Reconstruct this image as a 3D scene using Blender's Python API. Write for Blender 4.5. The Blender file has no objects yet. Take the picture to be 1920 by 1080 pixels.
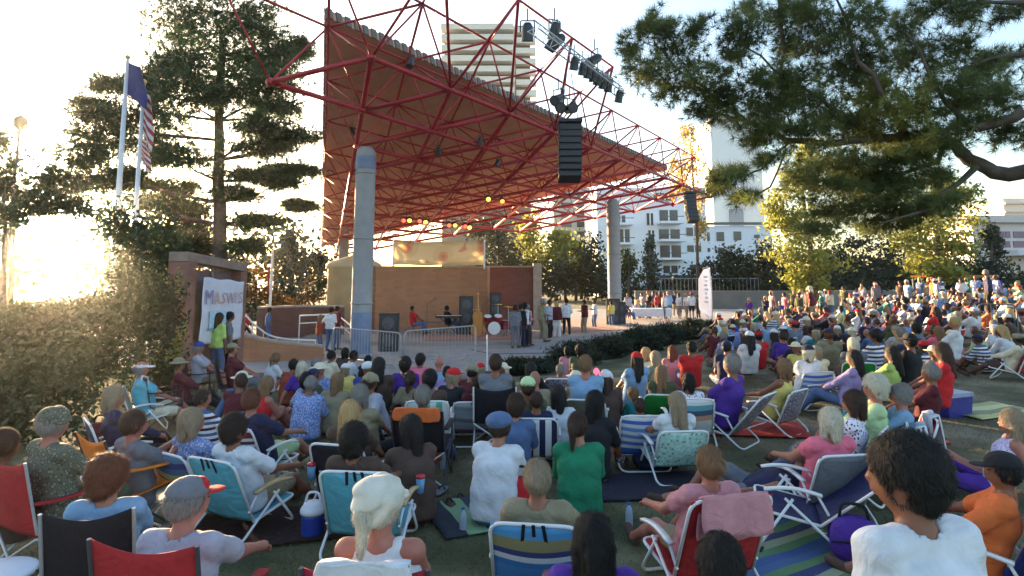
import bpy, math, random
import numpy as np
from mathutils import Vector, Matrix
rnd = random.Random(11); rng = np.random.default_rng(7)
R = math.radians
S = bpy.context.scene; COL = S.collection
# ------------------------------------------------------------------ camera, world, sun, exposure
F = 1144.0; PITCH = R(7.0); CYP = 520 - F*math.tan(PITCH)
cam = bpy.data.objects.new('camera', bpy.data.cameras.new('camera')); COL.objects.link(cam)
cam.rotation_euler = (R(90)+PITCH, 0, 0); cam.location = (0, 0, 0)
cam.data.sensor_width = 36; cam.data.lens = F/1920*36; cam.data.shift_y = -(540-CYP)/1920
cam.data.clip_start = .05; cam.data.clip_end = 3000; S.camera = cam
SUN_AZ, SUN_EL = R(-37.5), R(5.5)
sdir = Vector((math.sin(SUN_AZ)*math.cos(SUN_EL), math.cos(SUN_AZ)*math.cos(SUN_EL), math.sin(SUN_EL)))
w = bpy.data.worlds.new('World'); S.world = w; w.use_nodes = True
nt = w.node_tree; nt.nodes.clear()
sky = nt.nodes.new('ShaderNodeTexSky'); sky.sky_type = 'NISHITA'; sky.sun_disc = False
sky.sun_elevation = R(9); sky.sun_rotation = SUN_AZ; sky.air_density = 1.0; sky.dust_density = 1.6; sky.ozone_density = 1.2
bg = nt.nodes.new('ShaderNodeBackground'); bg.inputs[1].default_value = .078
nt.links.new(sky.outputs[0], bg.inputs[0])
# the sun's aureole in the hazy evening sky
tc = nt.nodes.new('ShaderNodeTexCoord'); dp = nt.nodes.new('ShaderNodeVectorMath'); dp.operation = 'DOT_PRODUCT'
nt.links.new(tc.outputs['Generated'], dp.inputs[0]); dp.inputs[1].default_value = (math.sin(SUN_AZ)*.9993, math.cos(SUN_AZ)*.9993, .035)
def wpow(e, k, c):
    m = nt.nodes.new('ShaderNodeMath'); m.operation = 'MAXIMUM'; nt.links.new(dp.outputs['Value'], m.inputs[0]); m.inputs[1].default_value = 0
    p = nt.nodes.new('ShaderNodeMath'); p.operation = 'POWER'; nt.links.new(m.outputs[0], p.inputs[0]); p.inputs[1].default_value = e
    q = nt.nodes.new('ShaderNodeMath'); q.operation = 'MULTIPLY'; nt.links.new(p.outputs[0], q.inputs[0]); q.inputs[1].default_value = k
    b = nt.nodes.new('ShaderNodeBackground'); b.inputs[0].default_value = (*c, 1); nt.links.new(q.outputs[0], b.inputs[1]); return b
g1 = wpow(1500, 40, (1, .86, .55)); g2 = wpow(22, .8, (1, .9, .7))
a1 = nt.nodes.new('ShaderNodeAddShader'); a2 = nt.nodes.new('ShaderNodeAddShader'); out = nt.nodes.new('ShaderNodeOutputWorld')
nt.links.new(g1.outputs[0], a1.inputs[0]); nt.links.new(g2.outputs[0], a1.inputs[1])
nt.links.new(a1.outputs[0], a2.inputs[0]); nt.links.new(bg.outputs[0], a2.inputs[1]); nt.links.new(a2.outputs[0], out.inputs[0])
sl = bpy.data.lights.new('sun', 'SUN'); sl.energy = 5; sl.angle = R(.6); sl.color = (1, .68, .36)
so = bpy.data.objects.new('sun', sl); COL.objects.link(so); so.rotation_euler = sdir.to_track_quat('Z', 'Y').to_euler()
S.view_settings.view_transform = 'Standard'; S.view_settings.look = 'None'; S.view_settings.exposure = 2.95; S.view_settings.gamma = 1

# ------------------------------------------------------------------ picture <-> place
cP, sP = math.cos(PITCH), math.sin(PITCH)
def ray(u, v):                     # direction with y = 1
    b = (CYP-v)/F; dy = cP-sP*b
    return ((u-960)/F/dy, 1.0, (b*cP+sP)/dy)
def P(u, v, Y): d = ray(u, v); return Vector((d[0]*Y, Y, d[2]*Y))
def proj(p): # world -> px
    x, y, z = p; dep = y*cP+z*sP; up = -y*sP+z*cP
    return 960+F*x/dep, CYP-F*up/dep
def sm(t): t = np.clip(t, 0, 1); return t*t*(3-2*t)
def G(x, y):
    s = .8*x-.6*(y-18)
    g = -2.10-.036*np.clip(y, -6, 17)-.03*sm((y-16.5)/1.2)
    r = .043*np.maximum(0, s)*np.clip((y-4)/8, 0, 2.6)
    r = np.where(r > 1.4, 1.4+(r-1.4)*.1, r)
    r = r*(1-sm((y-60)/60))
    return g+r
def ground(x, y): return float(G(np.float64(x), np.float64(y)))
def at(u, v, h=0.0):               # the place where a thing h above the lawn shows at (u,v)
    d = ray(u, v); lo, hi = .4, 90.0
    f = lambda Y: d[2]*Y-(ground(d[0]*Y, Y)+h)
    Y = lo
    while Y < hi:
        if f(Y) < 0: break
        Y += .1
    a, b = Y-.1, Y
    for _ in range(25):
        m = (a+b)/2
        if f(m) < 0: b = m
        else: a = m
    return Vector((d[0]*a, a, ground(d[0]*a, a)))

# ------------------------------------------------------------------ materials
MC = {}
def lin(c): return tuple((x/12.92 if x <= .04045 else ((x+.055)/1.055)**2.4) for x in c)
def M(name, col=(.5, .5, .5), rough=.8, var=.18, scale=12, bump=.0, metal=0, trans=0, kind=None, cols=None, bscale=None, emis=0, sheen=0):
    if name in MC: return MC[name]
    m = bpy.data.materials.new(name); m.use_nodes = True; n = m.node_tree.nodes; l = m.node_tree.links
    b = n['Principled BSDF']; b.inputs['Roughness'].default_value = rough; b.inputs['Metallic'].default_value = metal
    t = n.new('ShaderNodeTexCoord'); nz = n.new('ShaderNodeTexNoise'); nz.inputs['Scale'].default_value = scale; nz.inputs['Detail'].default_value = 5
    l.new(t.outputs['Object'], nz.inputs['Vector'])
    rp = n.new('ShaderNodeValToRGB'); l.new(nz.outputs['Fac'], rp.inputs[0])
    rp.color_ramp.elements[0].position = .3; rp.color_ramp.elements[1].position = .7
    rp.color_ramp.elements[0].color = (*[min(1, c*(1-var)) for c in col], 1); rp.color_ramp.elements[1].color = (*[min(1, c*(1+var)) for c in col], 1)
    last = rp.outputs[0]
    def ramp(src, cs, interp='CONSTANT'):
        q = n.new('ShaderNodeValToRGB'); q.color_ramp.interpolation = interp; l.new(src, q.inputs[0])
        e = q.color_ramp.elements
        while len(e) > 1: e.remove(e[-1])
        e[0].position = cs[0][0]; e[0].color = (*cs[0][1], 1)
        for p_, c_ in cs[1:]: x = e.new(p_); x.color = (*c_, 1)
        return q.outputs[0]
    def mixc(a, bb, fac=None, blend='MIX', f=.5):
        x = n.new('ShaderNodeMix'); x.data_type = 'RGBA'; x.blend_type = blend; x.inputs[0].default_value = f
        if fac is not None: l.new(fac, x.inputs[0])
        l.new(a, x.inputs[6])
        if isinstance(bb, tuple): x.inputs[7].default_value = (*bb, 1)
        else: l.new(bb, x.inputs[7])
        return x.outputs[2]
    if kind in ('stripe', 'stripeu'):
        sx = n.new('ShaderNodeSeparateXYZ'); l.new(t.outputs['UV'], sx.inputs[0])
        last = mixc(ramp(sx.outputs[1 if kind == 'stripe' else 0], cols), last, blend='MULTIPLY', f=.25)
    elif kind == 'print':
        vo = n.new('ShaderNodeTexVoronoi'); vo.inputs['Scale'].default_value = scale; l.new(t.outputs['Object'], vo.inputs['Vector'])
        last = ramp(vo.outputs['Distance'], cols)
    elif kind == 'brick':
        bt = n.new('ShaderNodeTexBrick'); mp = n.new('ShaderNodeMapping'); mp.inputs['Rotation'].default_value = (R(90), 0, 0)
        l.new(t.outputs['UV'], bt.inputs['Vector']); bt.inputs['Scale'].default_value = 1
        bt.inputs['Brick Width'].default_value = .42; bt.inputs['Row Height'].default_value = .14; bt.inputs['Mortar Size'].default_value = .008
        bt.inputs['Color1'].default_value = (*[c*.85 for c in col], 1); bt.inputs['Color2'].default_value = (*[c*1.15 for c in col], 1); bt.inputs['Mortar'].default_value = (*[c*.6+.05 for c in col], 1)
        last = mixc(bt.outputs['Color'], last, f=.4)
    elif kind == 'hair':
        mp = n.new('ShaderNodeMapping'); mp.inputs['Scale'].default_value = (34, 34, 4); l.new(t.outputs['Object'], mp.inputs[0])
        l.new(mp.outputs[0], nz.inputs['Vector']); nz.inputs['Scale'].default_value = 4; bump = max(bump, .6)
    elif kind == 'grass':
        n2 = n.new('ShaderNodeTexNoise'); n2.inputs['Scale'].default_value = 1.1; n2.inputs['Detail'].default_value = 8; l.new(t.outputs['Object'], n2.inputs['Vector'])
        n3 = n.new('ShaderNodeTexNoise'); n3.inputs['Scale'].default_value = .22; n3.inputs['Detail'].default_value = 3; l.new(t.outputs['Object'], n3.inputs['Vector'])
        c2 = ramp(n2.outputs['Fac'], [(.36, (.062, .056, .030)), (.48, (.125, .105, .062)), (.56, (.22, .175, .13)), (.66, (.32, .26, .20))], 'LINEAR')
        c3 = ramp(n3.outputs['Fac'], [(.35, (.7, .85, .65)), (.65, (1.1, 1.0, .95))], 'LINEAR')
        last = mixc(mixc(c2, last, f=.35), c3, blend='MULTIPLY', f=1)
    l.new(last, b.inputs['Base Color'])
    if name.startswith('cloth_'):
        b0 = n.new('ShaderNodeBump'); b0.inputs['Strength'].default_value = .5; b0.inputs['Distance'].default_value = .035; nf = n.new('ShaderNodeTexNoise'); nf.inputs['Scale'].default_value = 5.5; nf.inputs['Detail'].default_value = 3; nf.inputs['Distortion'].default_value = 2.2
        l.new(t.outputs['Object'], nf.inputs['Vector']); l.new(nf.outputs['Fac'], b0.inputs['Height']); l.new(b0.outputs[0], b.inputs['Normal'])
    if bump:
        bp = n.new('ShaderNodeBump'); bp.inputs['Strength'].default_value = bump; bp.inputs['Distance'].default_value = .02
        src = nz.outputs['Fac']
        if bscale:
            nb = n.new('ShaderNodeTexNoise'); nb.inputs['Scale'].default_value = bscale; nb.inputs['Detail'].default_value = 4; l.new(t.outputs['Object'], nb.inputs['Vector']); src = nb.outputs['Fac']
        l.new(src, bp.inputs['Height'])
        if name.startswith('cloth_'): l.new(b0.outputs[0], bp.inputs['Normal'])
        l.new(bp.outputs[0], b.inputs['Normal'])
    if trans:
        tr = n.new('ShaderNodeBsdfTranslucent'); l.new(last, tr.inputs[0]); mx = n.new('ShaderNodeMixShader'); mx.inputs[0].default_value = trans
        l.new(b.outputs[0], mx.inputs[1]); l.new(tr.outputs[0], mx.inputs[2]); l.new(mx.outputs[0], n['Material Output'].inputs[0])
    if emis: b.inputs['Emission Color'].default_value = (*col, 1); b.inputs['Emission Strength'].default_value = emis
    MC[name] = m; return m
def cloth(name, col, **k): return M('cloth_'+name, lin(col), rough=.9, var=k.pop('var', .14), scale=k.pop('scale', 9), bump=k.pop('bump', .08), bscale=60, **k)

# ------------------------------------------------------------------ objects
def tag(o, label=None, cat=None, group=None, kind=None):
    if label: o['label'] = label
    if cat: o['category'] = cat
    if group: o['group'] = group
    if kind: o['kind'] = kind
    return o
def empty(name, loc=(0, 0, 0), rz=0, label=None, cat=None, group=None, sc=1):
    o = bpy.data.objects.new(name, None); COL.objects.link(o); o.location = loc; o.rotation_euler = (0, 0, rz); o.scale = (sc,)*3
    o.empty_display_size = .1
    return tag(o, label, cat, group)
def obj(name, vf, m, parent=None, smooth=False, uv=None):
    me = bpy.data.meshes.new(name); v, f = vf
    me.from_pydata([tuple(map(float, p)) for p in v] if not isinstance(v, np.ndarray) else v.tolist(), [], f.tolist() if isinstance(f, np.ndarray) else f)
    if uv is not None:
        ul = me.uv_layers.new(name='UVMap'); idx = np.empty(len(me.loops), dtype=np.int32); me.loops.foreach_get('vertex_index', idx)
        ul.data.foreach_set('uv', np.asarray(uv, dtype=np.float32)[idx].ravel())
    for q in (m if isinstance(m, (list, tuple)) else [m]): me.materials.append(q)
    if smooth: me.polygons.foreach_set('use_smooth', [True]*len(me.polygons))
    me.update()
    o = bpy.data.objects.new(name, me); COL.objects.link(o)
    if parent: o.parent = parent
    return o
class MB:
    """collects shapes of one part"""
    def __init__(s): s.v = []; s.f = []; s.uv = []
    def add(s, v, f, uv=None):
        n = len(s.v); s.v += [tuple(map(float, p)) for p in v]; s.f += [[int(i)+n for i in q] for q in f]
        s.uv += list(uv) if uv is not None else [(p[0]+p[1], p[2]) for p in v]; return s
    def box(s, c, d, rz=0, mat=None, bev=0):
        v = []; hx, hy, hz = d[0]/2, d[1]/2, d[2]/2; ca, sa = math.cos(rz), math.sin(rz)
        for z in (-hz, hz):
            for x, y in ((-hx, -hy), (hx, -hy), (hx, hy), (-hx, hy)):
                v.append((c[0]+x*ca-y*sa, c[1]+x*sa+y*ca, c[2]+z))
        if mat: v = [mat @ Vector(p) for p in v]
        return s.add(v, [(3, 2, 1, 0), (4, 5, 6, 7), (0, 1, 5, 4), (1, 2, 6, 5), (2, 3, 7, 6), (3, 0, 4, 7)])
    def tube(s, pts, r, n=8, r2=None, cap=True):
        pts = [Vector(p) for p in pts]; rings = []; N = len(pts); prev = None
        for i, p in enumerate(pts):
            t = (pts[min(i+1, N-1)]-pts[max(i-1, 0)]).normalized()
            if prev is None: a = t.orthogonal().normalized()
            else: a = (prev-t*prev.dot(t)); a = a.normalized() if a.length > 1e-6 else t.orthogonal().normalized()
            prev = a; b = t.cross(a); rr = r if r2 is None else r+(r2-r)*i/(N-1)
            if callable(r): rr = r(i/(N-1))
            rings.append([p+(a*math.cos(k*2*math.pi/n)+b*math.sin(k*2*math.pi/n))*rr for k in range(n)])
        v = [q for g in rings for q in g]; f = []
        for i in range(N-1):
            for k in range(n): f.append((i*n+k, i*n+(k+1) % n, (i+1)*n+(k+1) % n, (i+1)*n+k))
        if cap: f += [list(range(n))[::-1], [(N-1)*n+k for k in range(n)]]
        return s.add(v, f)
    def lathe(s, prof, c=(0, 0, 0), n=20, cap=True):
        v = []; f = []; uv = []
        for r, z in prof:
            for k in range(n): a = 2*math.pi*k/n; v.append((c[0]+r*math.cos(a), c[1]+r*math.sin(a), c[2]+z)); uv.append((a*max(r, .1), z))
        for i in range(len(prof)-1):
            for k in range(n): f.append((i*n+k, i*n+(k+1) % n, (i+1)*n+(k+1) % n, (i+1)*n+k))
        if cap: f += [list(range(n))[::-1], [(len(prof)-1)*n+k for k in range(n)]]
        return s.add(v, f, uv)
    def sheet(s, fn, nu, nv, th=.006):
        """fn(u,v)->point; two-sided thin sheet with uv"""
        v = []; uv = []; f = []
        for j in range(nv+1):
            for i in range(nu+1): v.append(Vector(fn(i/nu, j/nv))); uv.append((i/nu, j/nv))
        W = nu+1
        nr = []
        for j in range(nv+1):
            for i in range(nu+1):
                a = v[j*W+min(i+1, nu)]-v[j*W+max(i-1, 0)]; b = v[min(j+1, nv)*W+i]-v[max(j-1, 0)*W+i]; c = a.cross(b)
                nr.append(c.normalized() if c.length > 0 else Vector((0, 0, 1)))
        n0 = len(v); v2 = v+[p-q*th for p, q in zip(v, nr)]; uv = uv+uv
        for j in range(nv):
            for i in range(nu):
                a, b, c, d = j*W+i, j*W+i+1, (j+1)*W+i+1, (j+1)*W+i
                f.append((a, b, c, d)); f.append((d+n0, c+n0, b+n0, a+n0))
        bd = [i for i in range(nu+1)]+[j*W+nu for j in range(1, nv+1)]+[nv*W+i for i in range(nu-1, -1, -1)]+[j*W for j in range(nv-1, 0, -1)]
        for k in range(len(bd)): a, b = bd[k], bd[(k+1) % len(bd)]; f.append((b, a, a+n0, b+n0))
        return s.add(v2, f, uv)
    def build(s, name, m, parent=None, smooth=False): return obj(name, (s.v, s.f), m, parent, smooth, s.uv)
def rounded(pts, r=.06, k=4):
    pts = [Vector(p) for p in pts]; o = [pts[0]]
    for i in range(1, len(pts)-1):
        a = (pts[i-1]-pts[i]); b = (pts[i+1]-pts[i]); q = min(r, a.length*.45, b.length*.45); A = pts[i]+a.normalized()*q; B = pts[i]+b.normalized()*q
        for j in range(k+1): t = j/k; o.append(A*(1-t)**2+pts[i]*2*t*(1-t)+B*t*t)
    return o+[pts[-1]]
def text(name, s, size, m, parent, mat, th=.004):
    cu = bpy.data.curves.new(name, 'FONT'); cu.body = s; cu.size = size; cu.extrude = th; cu.align_x = 'CENTER'; cu.align_y = 'CENTER'; cu.resolution_u = 2
    t = bpy.data.objects.new(name, cu); COL.objects.link(t); bpy.context.view_layer.update()
    me = bpy.data.meshes.new_from_object(t.evaluated_get(bpy.context.evaluated_depsgraph_get())); bpy.data.objects.remove(t)
    me.materials.clear(); me.materials.append(m); me.transform(mat)
    o = bpy.data.objects.new(name, me); COL.objects.link(o); o.parent = parent; return o
def copy_tree(o, parent=None):
    c = o.copy(); COL.objects.link(c)
    if parent: c.parent = parent
    for ch in list(o.children): copy_tree(ch, c)
    return c
# ------------------------------------------------------------------ lawn, plaza
def struct(o): o['kind'] = 'structure'; return o
def axis(a, b, fine, lo, hi):
    c = list(np.arange(lo, hi, fine)); x = hi; st = fine
    while x < b: c.append(x); st *= 1.25; x += st
    c.append(b); x = lo; st = fine
    while x > a: st *= 1.25; x -= st; c.insert(0, max(x, a))
    return np.array(c)
gx = axis(-900, 900, .45, -18, 30); gy = axis(-60, 1600, .45, -1, 48)
XX, YY = np.meshgrid(gx, gy); ZZ = G(XX, YY)
ZZ = ZZ+.012*np.sin(XX*3.1+YY*1.7)*np.sin(YY*2.3-XX)
PLZ = [(-16, 19.5), (-9, 17.9), (-6.2, 17.3), (-4, 17.0), (-1.5, 17.0), (-.2, 17.6), (.8, 19.2), (3.0, 22.3), (5.6, 25.6), (8.6, 29.6), (11.2, 33.0), (14, 40), (22, 52), (-22, 52), (-22, 30)]
def inside(x, y, poly):
    r = np.zeros_like(x, dtype=bool); n = len(poly)
    for i in range(n):
        (x1, y1), (x2, y2) = poly[i], poly[(i+1) % n]
        c = ((y1 > y) != (y2 > y)) & (x < (x2-x1)*(y-y1)/((y2-y1) if y2 != y1 else 1e-9)+x1); r ^= c
    return r
ZZ = np.where(inside(XX, YY, PLZ), np.minimum(ZZ, -2.9), ZZ)
nx, ny = len(gx), len(gy)
gv = np.stack([XX, YY, ZZ], -1).reshape(-1, 3); ii = (np.arange(ny-1)[:, None]*nx+np.arange(nx-1)[None]).ravel()
gf = np.stack([ii, ii+1, ii+nx+1, ii+nx], 1)
struct(obj('lawn', (gv, gf), M('lawn_grass', (.08, .08, .04), kind='grass', rough=.95, var=.5, scale=26, bump=.9), smooth=True))
def slab(name, poly, z0, z1, m):
    n = len(poly); v = [(x, y, z1) for x, y in poly]+[(x, y, z0) for x, y in poly]
    f = [list(range(n)), list(range(2*n-1, n-1, -1))]+[(i, i+n, (i+1) % n+n, (i+1) % n) for i in range(n)]
    return struct(obj(name, (v, f), m))
conc = M('plaza_concrete', (.30, .29, .29), var=.14, scale=1.6, bump=.3, bscale=30)
slab('plaza_pavement', PLZ, -3.2, -2.64, conc)
STG = [(-5.6, 24.4), (.2, 24.6), (4.4, 28.2), (8.0, 33.5), (7.5, 38), (-9.0, 36), (-9, 27)]
slab('stage_floor', STG, -2.7, -2.52, M('stage_concrete', (.34, .27, .24), var=.12, scale=1.2, bump=.2, bscale=25))
cp = M('rose_carpet', (.42, .2, .15), var=.12, scale=30, bump=.3)
def carpet(x0, y0, x1, y1, lab, rz=0):
    o = MB().sheet(lambda u, v: ((u-.5)*x1, (v-.5)*y1, .01+.004*math.sin(9*u)*math.sin(7*v)), 8, 6, -.01).build('carpet', cp); o.location = (x0, y0, -2.515); o.rotation_euler.z = rz
    tag(o, lab, 'carpet')
carpet(-1.6, 26.2, 4.2, 2.2, 'dusty pink carpet on the stage floor below the drum kit', .15)
carpet(3.2, 30.2, 3.6, 2.2, 'dusty pink carpet behind the line of standing people', .4)

# ------------------------------------------------------------------ foliage
def leafmesh(pts, size, aspect=.6, up=None):
    n = len(pts); a = rng.normal(size=(n, 3)); a /= np.linalg.norm(a, axis=1)[:, None]; b = rng.normal(size=(n, 3)); b -= (a*b).sum(1)[:, None]*a; b /= np.linalg.norm(b, axis=1)[:, None]
    s = size*rng.uniform(.6, 1.3, (n, 1)); a = a*s; b = b*s*aspect
    v = np.stack([pts-a, pts-b*.9+a*.1, pts+a, pts+b*.9+a*.1], 1).reshape(-1, 3); f = np.arange(4*n).reshape(-1, 4)
    return v, f
def needlemesh(pts, dirs, length, width, k):
    n = len(pts); d = dirs[:, None, :]*.55+rng.normal(size=(n, k, 3))*.55; d /= np.linalg.norm(d, axis=2)[..., None]
    d = d.reshape(-1, 3); p = np.repeat(pts, k, 0); L = length*rng.uniform(.7, 1.2, (n*k, 1)); s = np.cross(d, rng.normal(size=(n*k, 3))); s /= np.linalg.norm(s, axis=1)[:, None]
    v = np.stack([p-s*width, p+s*width, p+d*L], 1).reshape(-1, 3); return v, np.arange(3*n*k).reshape(-1, 3)
def clump_pts(c, r, n, sub=9, tight=.33, low=1.0):
    c = np.array(c); r = np.array(r); q = rng.normal(size=(sub, 3)); q /= np.linalg.norm(q, axis=1)[:, None]; q *= rng.uniform(.35, .95, (sub, 1))
    k = rng.integers(0, sub, n); sc = rng.uniform(.6, 1.3, (sub, 1)); p = q[k]+rng.normal(size=(n, 3))*tight*sc[k]
    return c+p*r
leafM = {}
def leaf_mat(nm, col, trans=.35, var=.45, scale=1.3): return M('leaf_'+nm, col, rough=.65, var=var, scale=scale, trans=trans)
bark = M('bark', (.085, .06, .05), var=.4, scale=7, bump=.9); barkd = M('bark_dark', (.085, .065, .052), var=.4, scale=7, bump=.9)
def tree(name, label, Y, pads, m, trunk=None, n=260, size=.16, group=None, cat='tree', needle=False, limbs=True, tr=(.2, .08), bk=None, k=14, nl=.22, nw=.012, dep=.8, sub=9, tight=.33, base=None):
    """pads: (u, v, ru, rv[, dY]) blobs of foliage as seen, put at their own depth"""
    b0 = P(trunk[0][0], trunk[0][1], Y) if trunk else P(pads[0][0], 560, Y)
    gz = ground(b0.x, Y)
    if inside(np.array([b0.x]), np.array([Y]), PLZ)[0]: gz = -2.66
    root = empty(name, (b0.x, Y, gz), 0, label, cat, group); o = np.array([b0.x, Y, gz])
    P3 = []; D3 = []; cs = []
    for pd in pads:
        u, v, ru, rv = pd[:4]; y = Y+(pd[4] if len(pd) > 4 else rnd.uniform(-1, 1)*dep)
        c = P(u, v, y); r = (ru/F*y, max(ru, rv)/F*y*.8, rv/F*y); cs.append(c)
        q = clump_pts(c, r, int(n*(pd[5] if len(pd) > 5 else 1)), sub, tight); P3.append(q); dd = q-np.array(c)+rng.normal(size=q.shape)*.05; dd[:, 2] += .1*r[2]; D3.append(dd/np.linalg.norm(dd, axis=1)[:, None])
    P3 = np.concatenate(P3); D3 = np.concatenate(D3); ok = P3[:, 2] > G(P3[:, 0], P3[:, 1])+.03; P3 = P3[ok]; D3 = D3[ok]
    vf = needlemesh(P3-o, D3, nl, nw, k) if needle else leafmesh(P3-o, size)
    obj('crown', vf, m, root)
    mb = MB(); oV = Vector(o)
    tp = [P(u, v, Y)-oV for u, v in trunk] if trunk else [Vector((0, 0, 0)), cs[0]-oV]
    tp[0].z = 0; 
    if trunk:
        T = [tp[0]]
        for i in range(len(tp)-1):
            for j in range(1, 4): t = j/3; T.append(tp[i].lerp(tp[i+1], t)+Vector((rnd.uniform(-.03, .03), rnd.uniform(-.03, .03), 0)))
    else: T = tp
    MB_ = mb.tube(T, tr[0], 9, tr[1]); MB_.build('trunk', bk or bark, root, True)
    if limbs:
        lb = MB()
        for c in cs:
            e = c-oV; j = min(range(len(T)), key=lambda i: abs(T[i].z-(e.z-.25*(e-T[i]).length))); s_ = T[j]; mid = s_.lerp(e, .55)+Vector((0, 0, -.08*(e-s_).length))
            if (e-s_).length > .3: lb.tube([s_, mid, e], tr[1]*.55, 5, .015)
        if lb.v: lb.build('limb', bk or bark, root, True)
    return root
# ------------------------------------------------------------------ red space-frame canopy
A = P(613, 32, 16.3); 
def at_z(u, v, z): d = ray(u, v); return Vector((d[0]*z/d[2], z/d[2], z))
B = at_z(1252, 318, A.z); C = P(604, 462, A.y+26.6)
PN = (B-A).cross(C-A).normalized()
if PN.z > 0: PN = -PN                       # points down, away from the deck
red = M('red_steel', lin((.60, .13, .17)), rough=.45, var=.2, scale=3)
deckm = M('canopy_boards', lin((.74, .58, .48)), rough=.8, var=.18, scale=.9, bump=.25, bscale=9); fas = M('canopy_fascia', lin((.42, .38, .36)), rough=.7, var=.25, scale=6)  # boards' base colour is warmed to stand in for bounced light
root = empty('stage_canopy', (0, 0, 0), 0, 'huge triangular stage roof tilted back on a red tube space frame', 'canopy')
mb = MB(); T = -PN*.28
mb.add([A, B, C, A+T, B+T, C+T], [(0, 1, 2), (5, 4, 3), (0, 3, 4, 1), (1, 4, 5, 2), (2, 5, 3, 0)])
mb.build('deck', deckm, root)
mb = MB()
for p, q in ((A, B), (A, C), (C, B)):
    n = int((q-p).length/.34); e = (q-p).normalized(); sd = e.cross(PN)
    if sd.dot((A+B+C)/3-p) > 0: sd = -sd
    for i in range(n):
        a = p+(q-p)*(i/n)+sd*.004; b = a+e*.2
        mb.add([a+PN*.02, b+PN*.02, b+T*1.05, a+T*1.05, a+PN*.02+sd*.045, b+PN*.02+sd*.045, b+T*1.05+sd*.045, a+T*1.05+sd*.045], [(3, 2, 1, 0), (4, 5, 6, 7), (0, 1, 5, 4), (1, 2, 6, 5), (2, 3, 7, 6), (3, 0, 4, 7)])
mb.build('fascia', fas, root)
NC = 9; ea = (B-A)/NC; eb = (C-A)/NC
def U(i, j): return A+ea*i+eb*j+PN*.32
def Lw(i, j): return A+ea*(i+1/3)+eb*(j+1/3)+PN*(2.1-1.15*max(0, j)/NC)
inU = lambda i, j: i+j <= NC+1 and j >= -1 and i >= -1 and not (i+j < -1) and not (j == -1 and i > NC) and not (i == -1 and j != 0) and not (i+j > NC and j > 4)
inL = lambda i, j: i+j <= NC and j >= -1 and i >= -1 and i+j >= -1 and not (i == -1 and j != 0) and not (i+j > NC-1 and j > 4)
rr = .045
for nm, fn, ok, rad in (('upper_chord', U, inU, .04), ('lower_chord', Lw, inL, .075)):
    rows = []
    for j in range(-1, NC+2): rows.append([(i, j) for i in range(-1, NC+3) if ok(i, j)])
    for i in range(-1, NC+2): rows.append([(i, j) for j in range(-1, NC+3) if ok(i, j)])
    for k in range(-1, NC+2): rows.append([(i, k-i) for i in range(-1, NC+3) if ok(i, k-i)])
    for rw in rows:
        if len(rw) < 2: continue
        mb = MB().tube([fn(*rw[0]), fn(*rw[-1])], rad, 8); mb.build(nm, red, root, True)
web = MB()
for i in range(-1, NC+2):
    for j in range(-1, NC+2):
        if inL(i, j):
            for a, b in ((i, j), (i+1, j), (i, j+1)):
                if inU(a, b): web.tube([Lw(i, j), U(a, b)], .03, 6)
# outrigger struts that rise in front of the roof
for i in range(0, 7):
    t = U(i, -1)-eb*.9+PN*.4
    if 1 <= i <= 4:
        web.tube([Lw(i, -1), t], .045, 6); web.tube([Lw(i-1, -1) if inL(i-1, -1) else Lw(i, -1), t], .04, 6); web.tube([U(i, -1), t], .036, 6)
        if i < 4: web.tube([t, U(i+1, -1)-eb*.9+PN*.4], .036, 6)
w_ = web.build('web_strut', red, root, True); w_['kind'] = 'stuff'
nd = MB()
for i in range(-1, NC+2):
    for j in range(-1, NC+2):
        if inL(i, j):
            c = Lw(i, j); nd.lathe([(.02, -.12), (.1, -.06), (.12, 0), (.1, .06), (.02, .12)], c, 8)
x_ = nd.build('node_hub', red, root, True); x_['kind'] = 'stuff'
# ------------------------------------------------------------------ columns
grey = M('column_concrete', lin((.56, .56, .57)), var=.1, scale=3, bump=.35, bscale=20); bluem = M('column_blue_paint', lin((.42, .47, .58)), rough=.6, var=.16, scale=4)
def near_node(u, v, yr):
    best = None
    for i in range(-1, NC+2):
        for j in range(-1, NC+2):
            if inL(i, j):
                p = Lw(i, j); q = proj(p); d = (q[0]-u)**2+(q[1]-v)**2*.3
                if yr[0] < p.y < yr[1] and (best is None or d < best[0]): best = (d, p, q)
    return best
print('nodes', near_node(683, 262, (18, 25)), near_node(1149, 370, (30, 40)), near_node(650, 380, (30, 50)), 'ABC', A, B, C)
def column(p, top, r, label, bands):
    root = empty('column', (p.x, p.y, -2.64), 0, label, 'column'); h = top+2.64
    mb = MB().lathe([(r*1.25, 0), (r*1.25, .12), (r*1.04, .15), (r*1.02, h*.5), (r, h-.3), (r*.97, h-.16), (r*.6, h)], n=28); mb.build('shaft', grey, root, True)
    for z0, z1 in bands:
        MB().lathe([(r*1.022+.006, z0), (r*1.022+.008, z0+.01), (r*1.01+.008, z1-.01), (r*1.01+.004, z1)], n=28).build('painted_band', bluem, root, True)
    for z in (1.75, 3.9, h-.95):
        MB().lathe([(r+.01, z), (r*1.05+.02, z+.02), (r*1.05+.02, z+.05), (r+.01, z+.07)], n=28).build('joint_ring', grey, root, True)
    return root
cn = P(687, 276, 20.6); column(cn, cn.z, .33, 'tall round grey concrete column with blue painted foot and collar', [(.16, 1.5), (6.3, 6.75)])
cf = P(1149, 374, 34.5); column(cf, cf.z, .36, 'round concrete column at the far side of the stage by black speakers', [])
cb = P(648, 372, 38); column(Vector((cb.x, cb.y, 0)), cb.z, .3, 'slim rear column under the back of the canopy, half behind the blue footed one', [])
nn = near_node(687, 262, (17, 25))[1]
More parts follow.
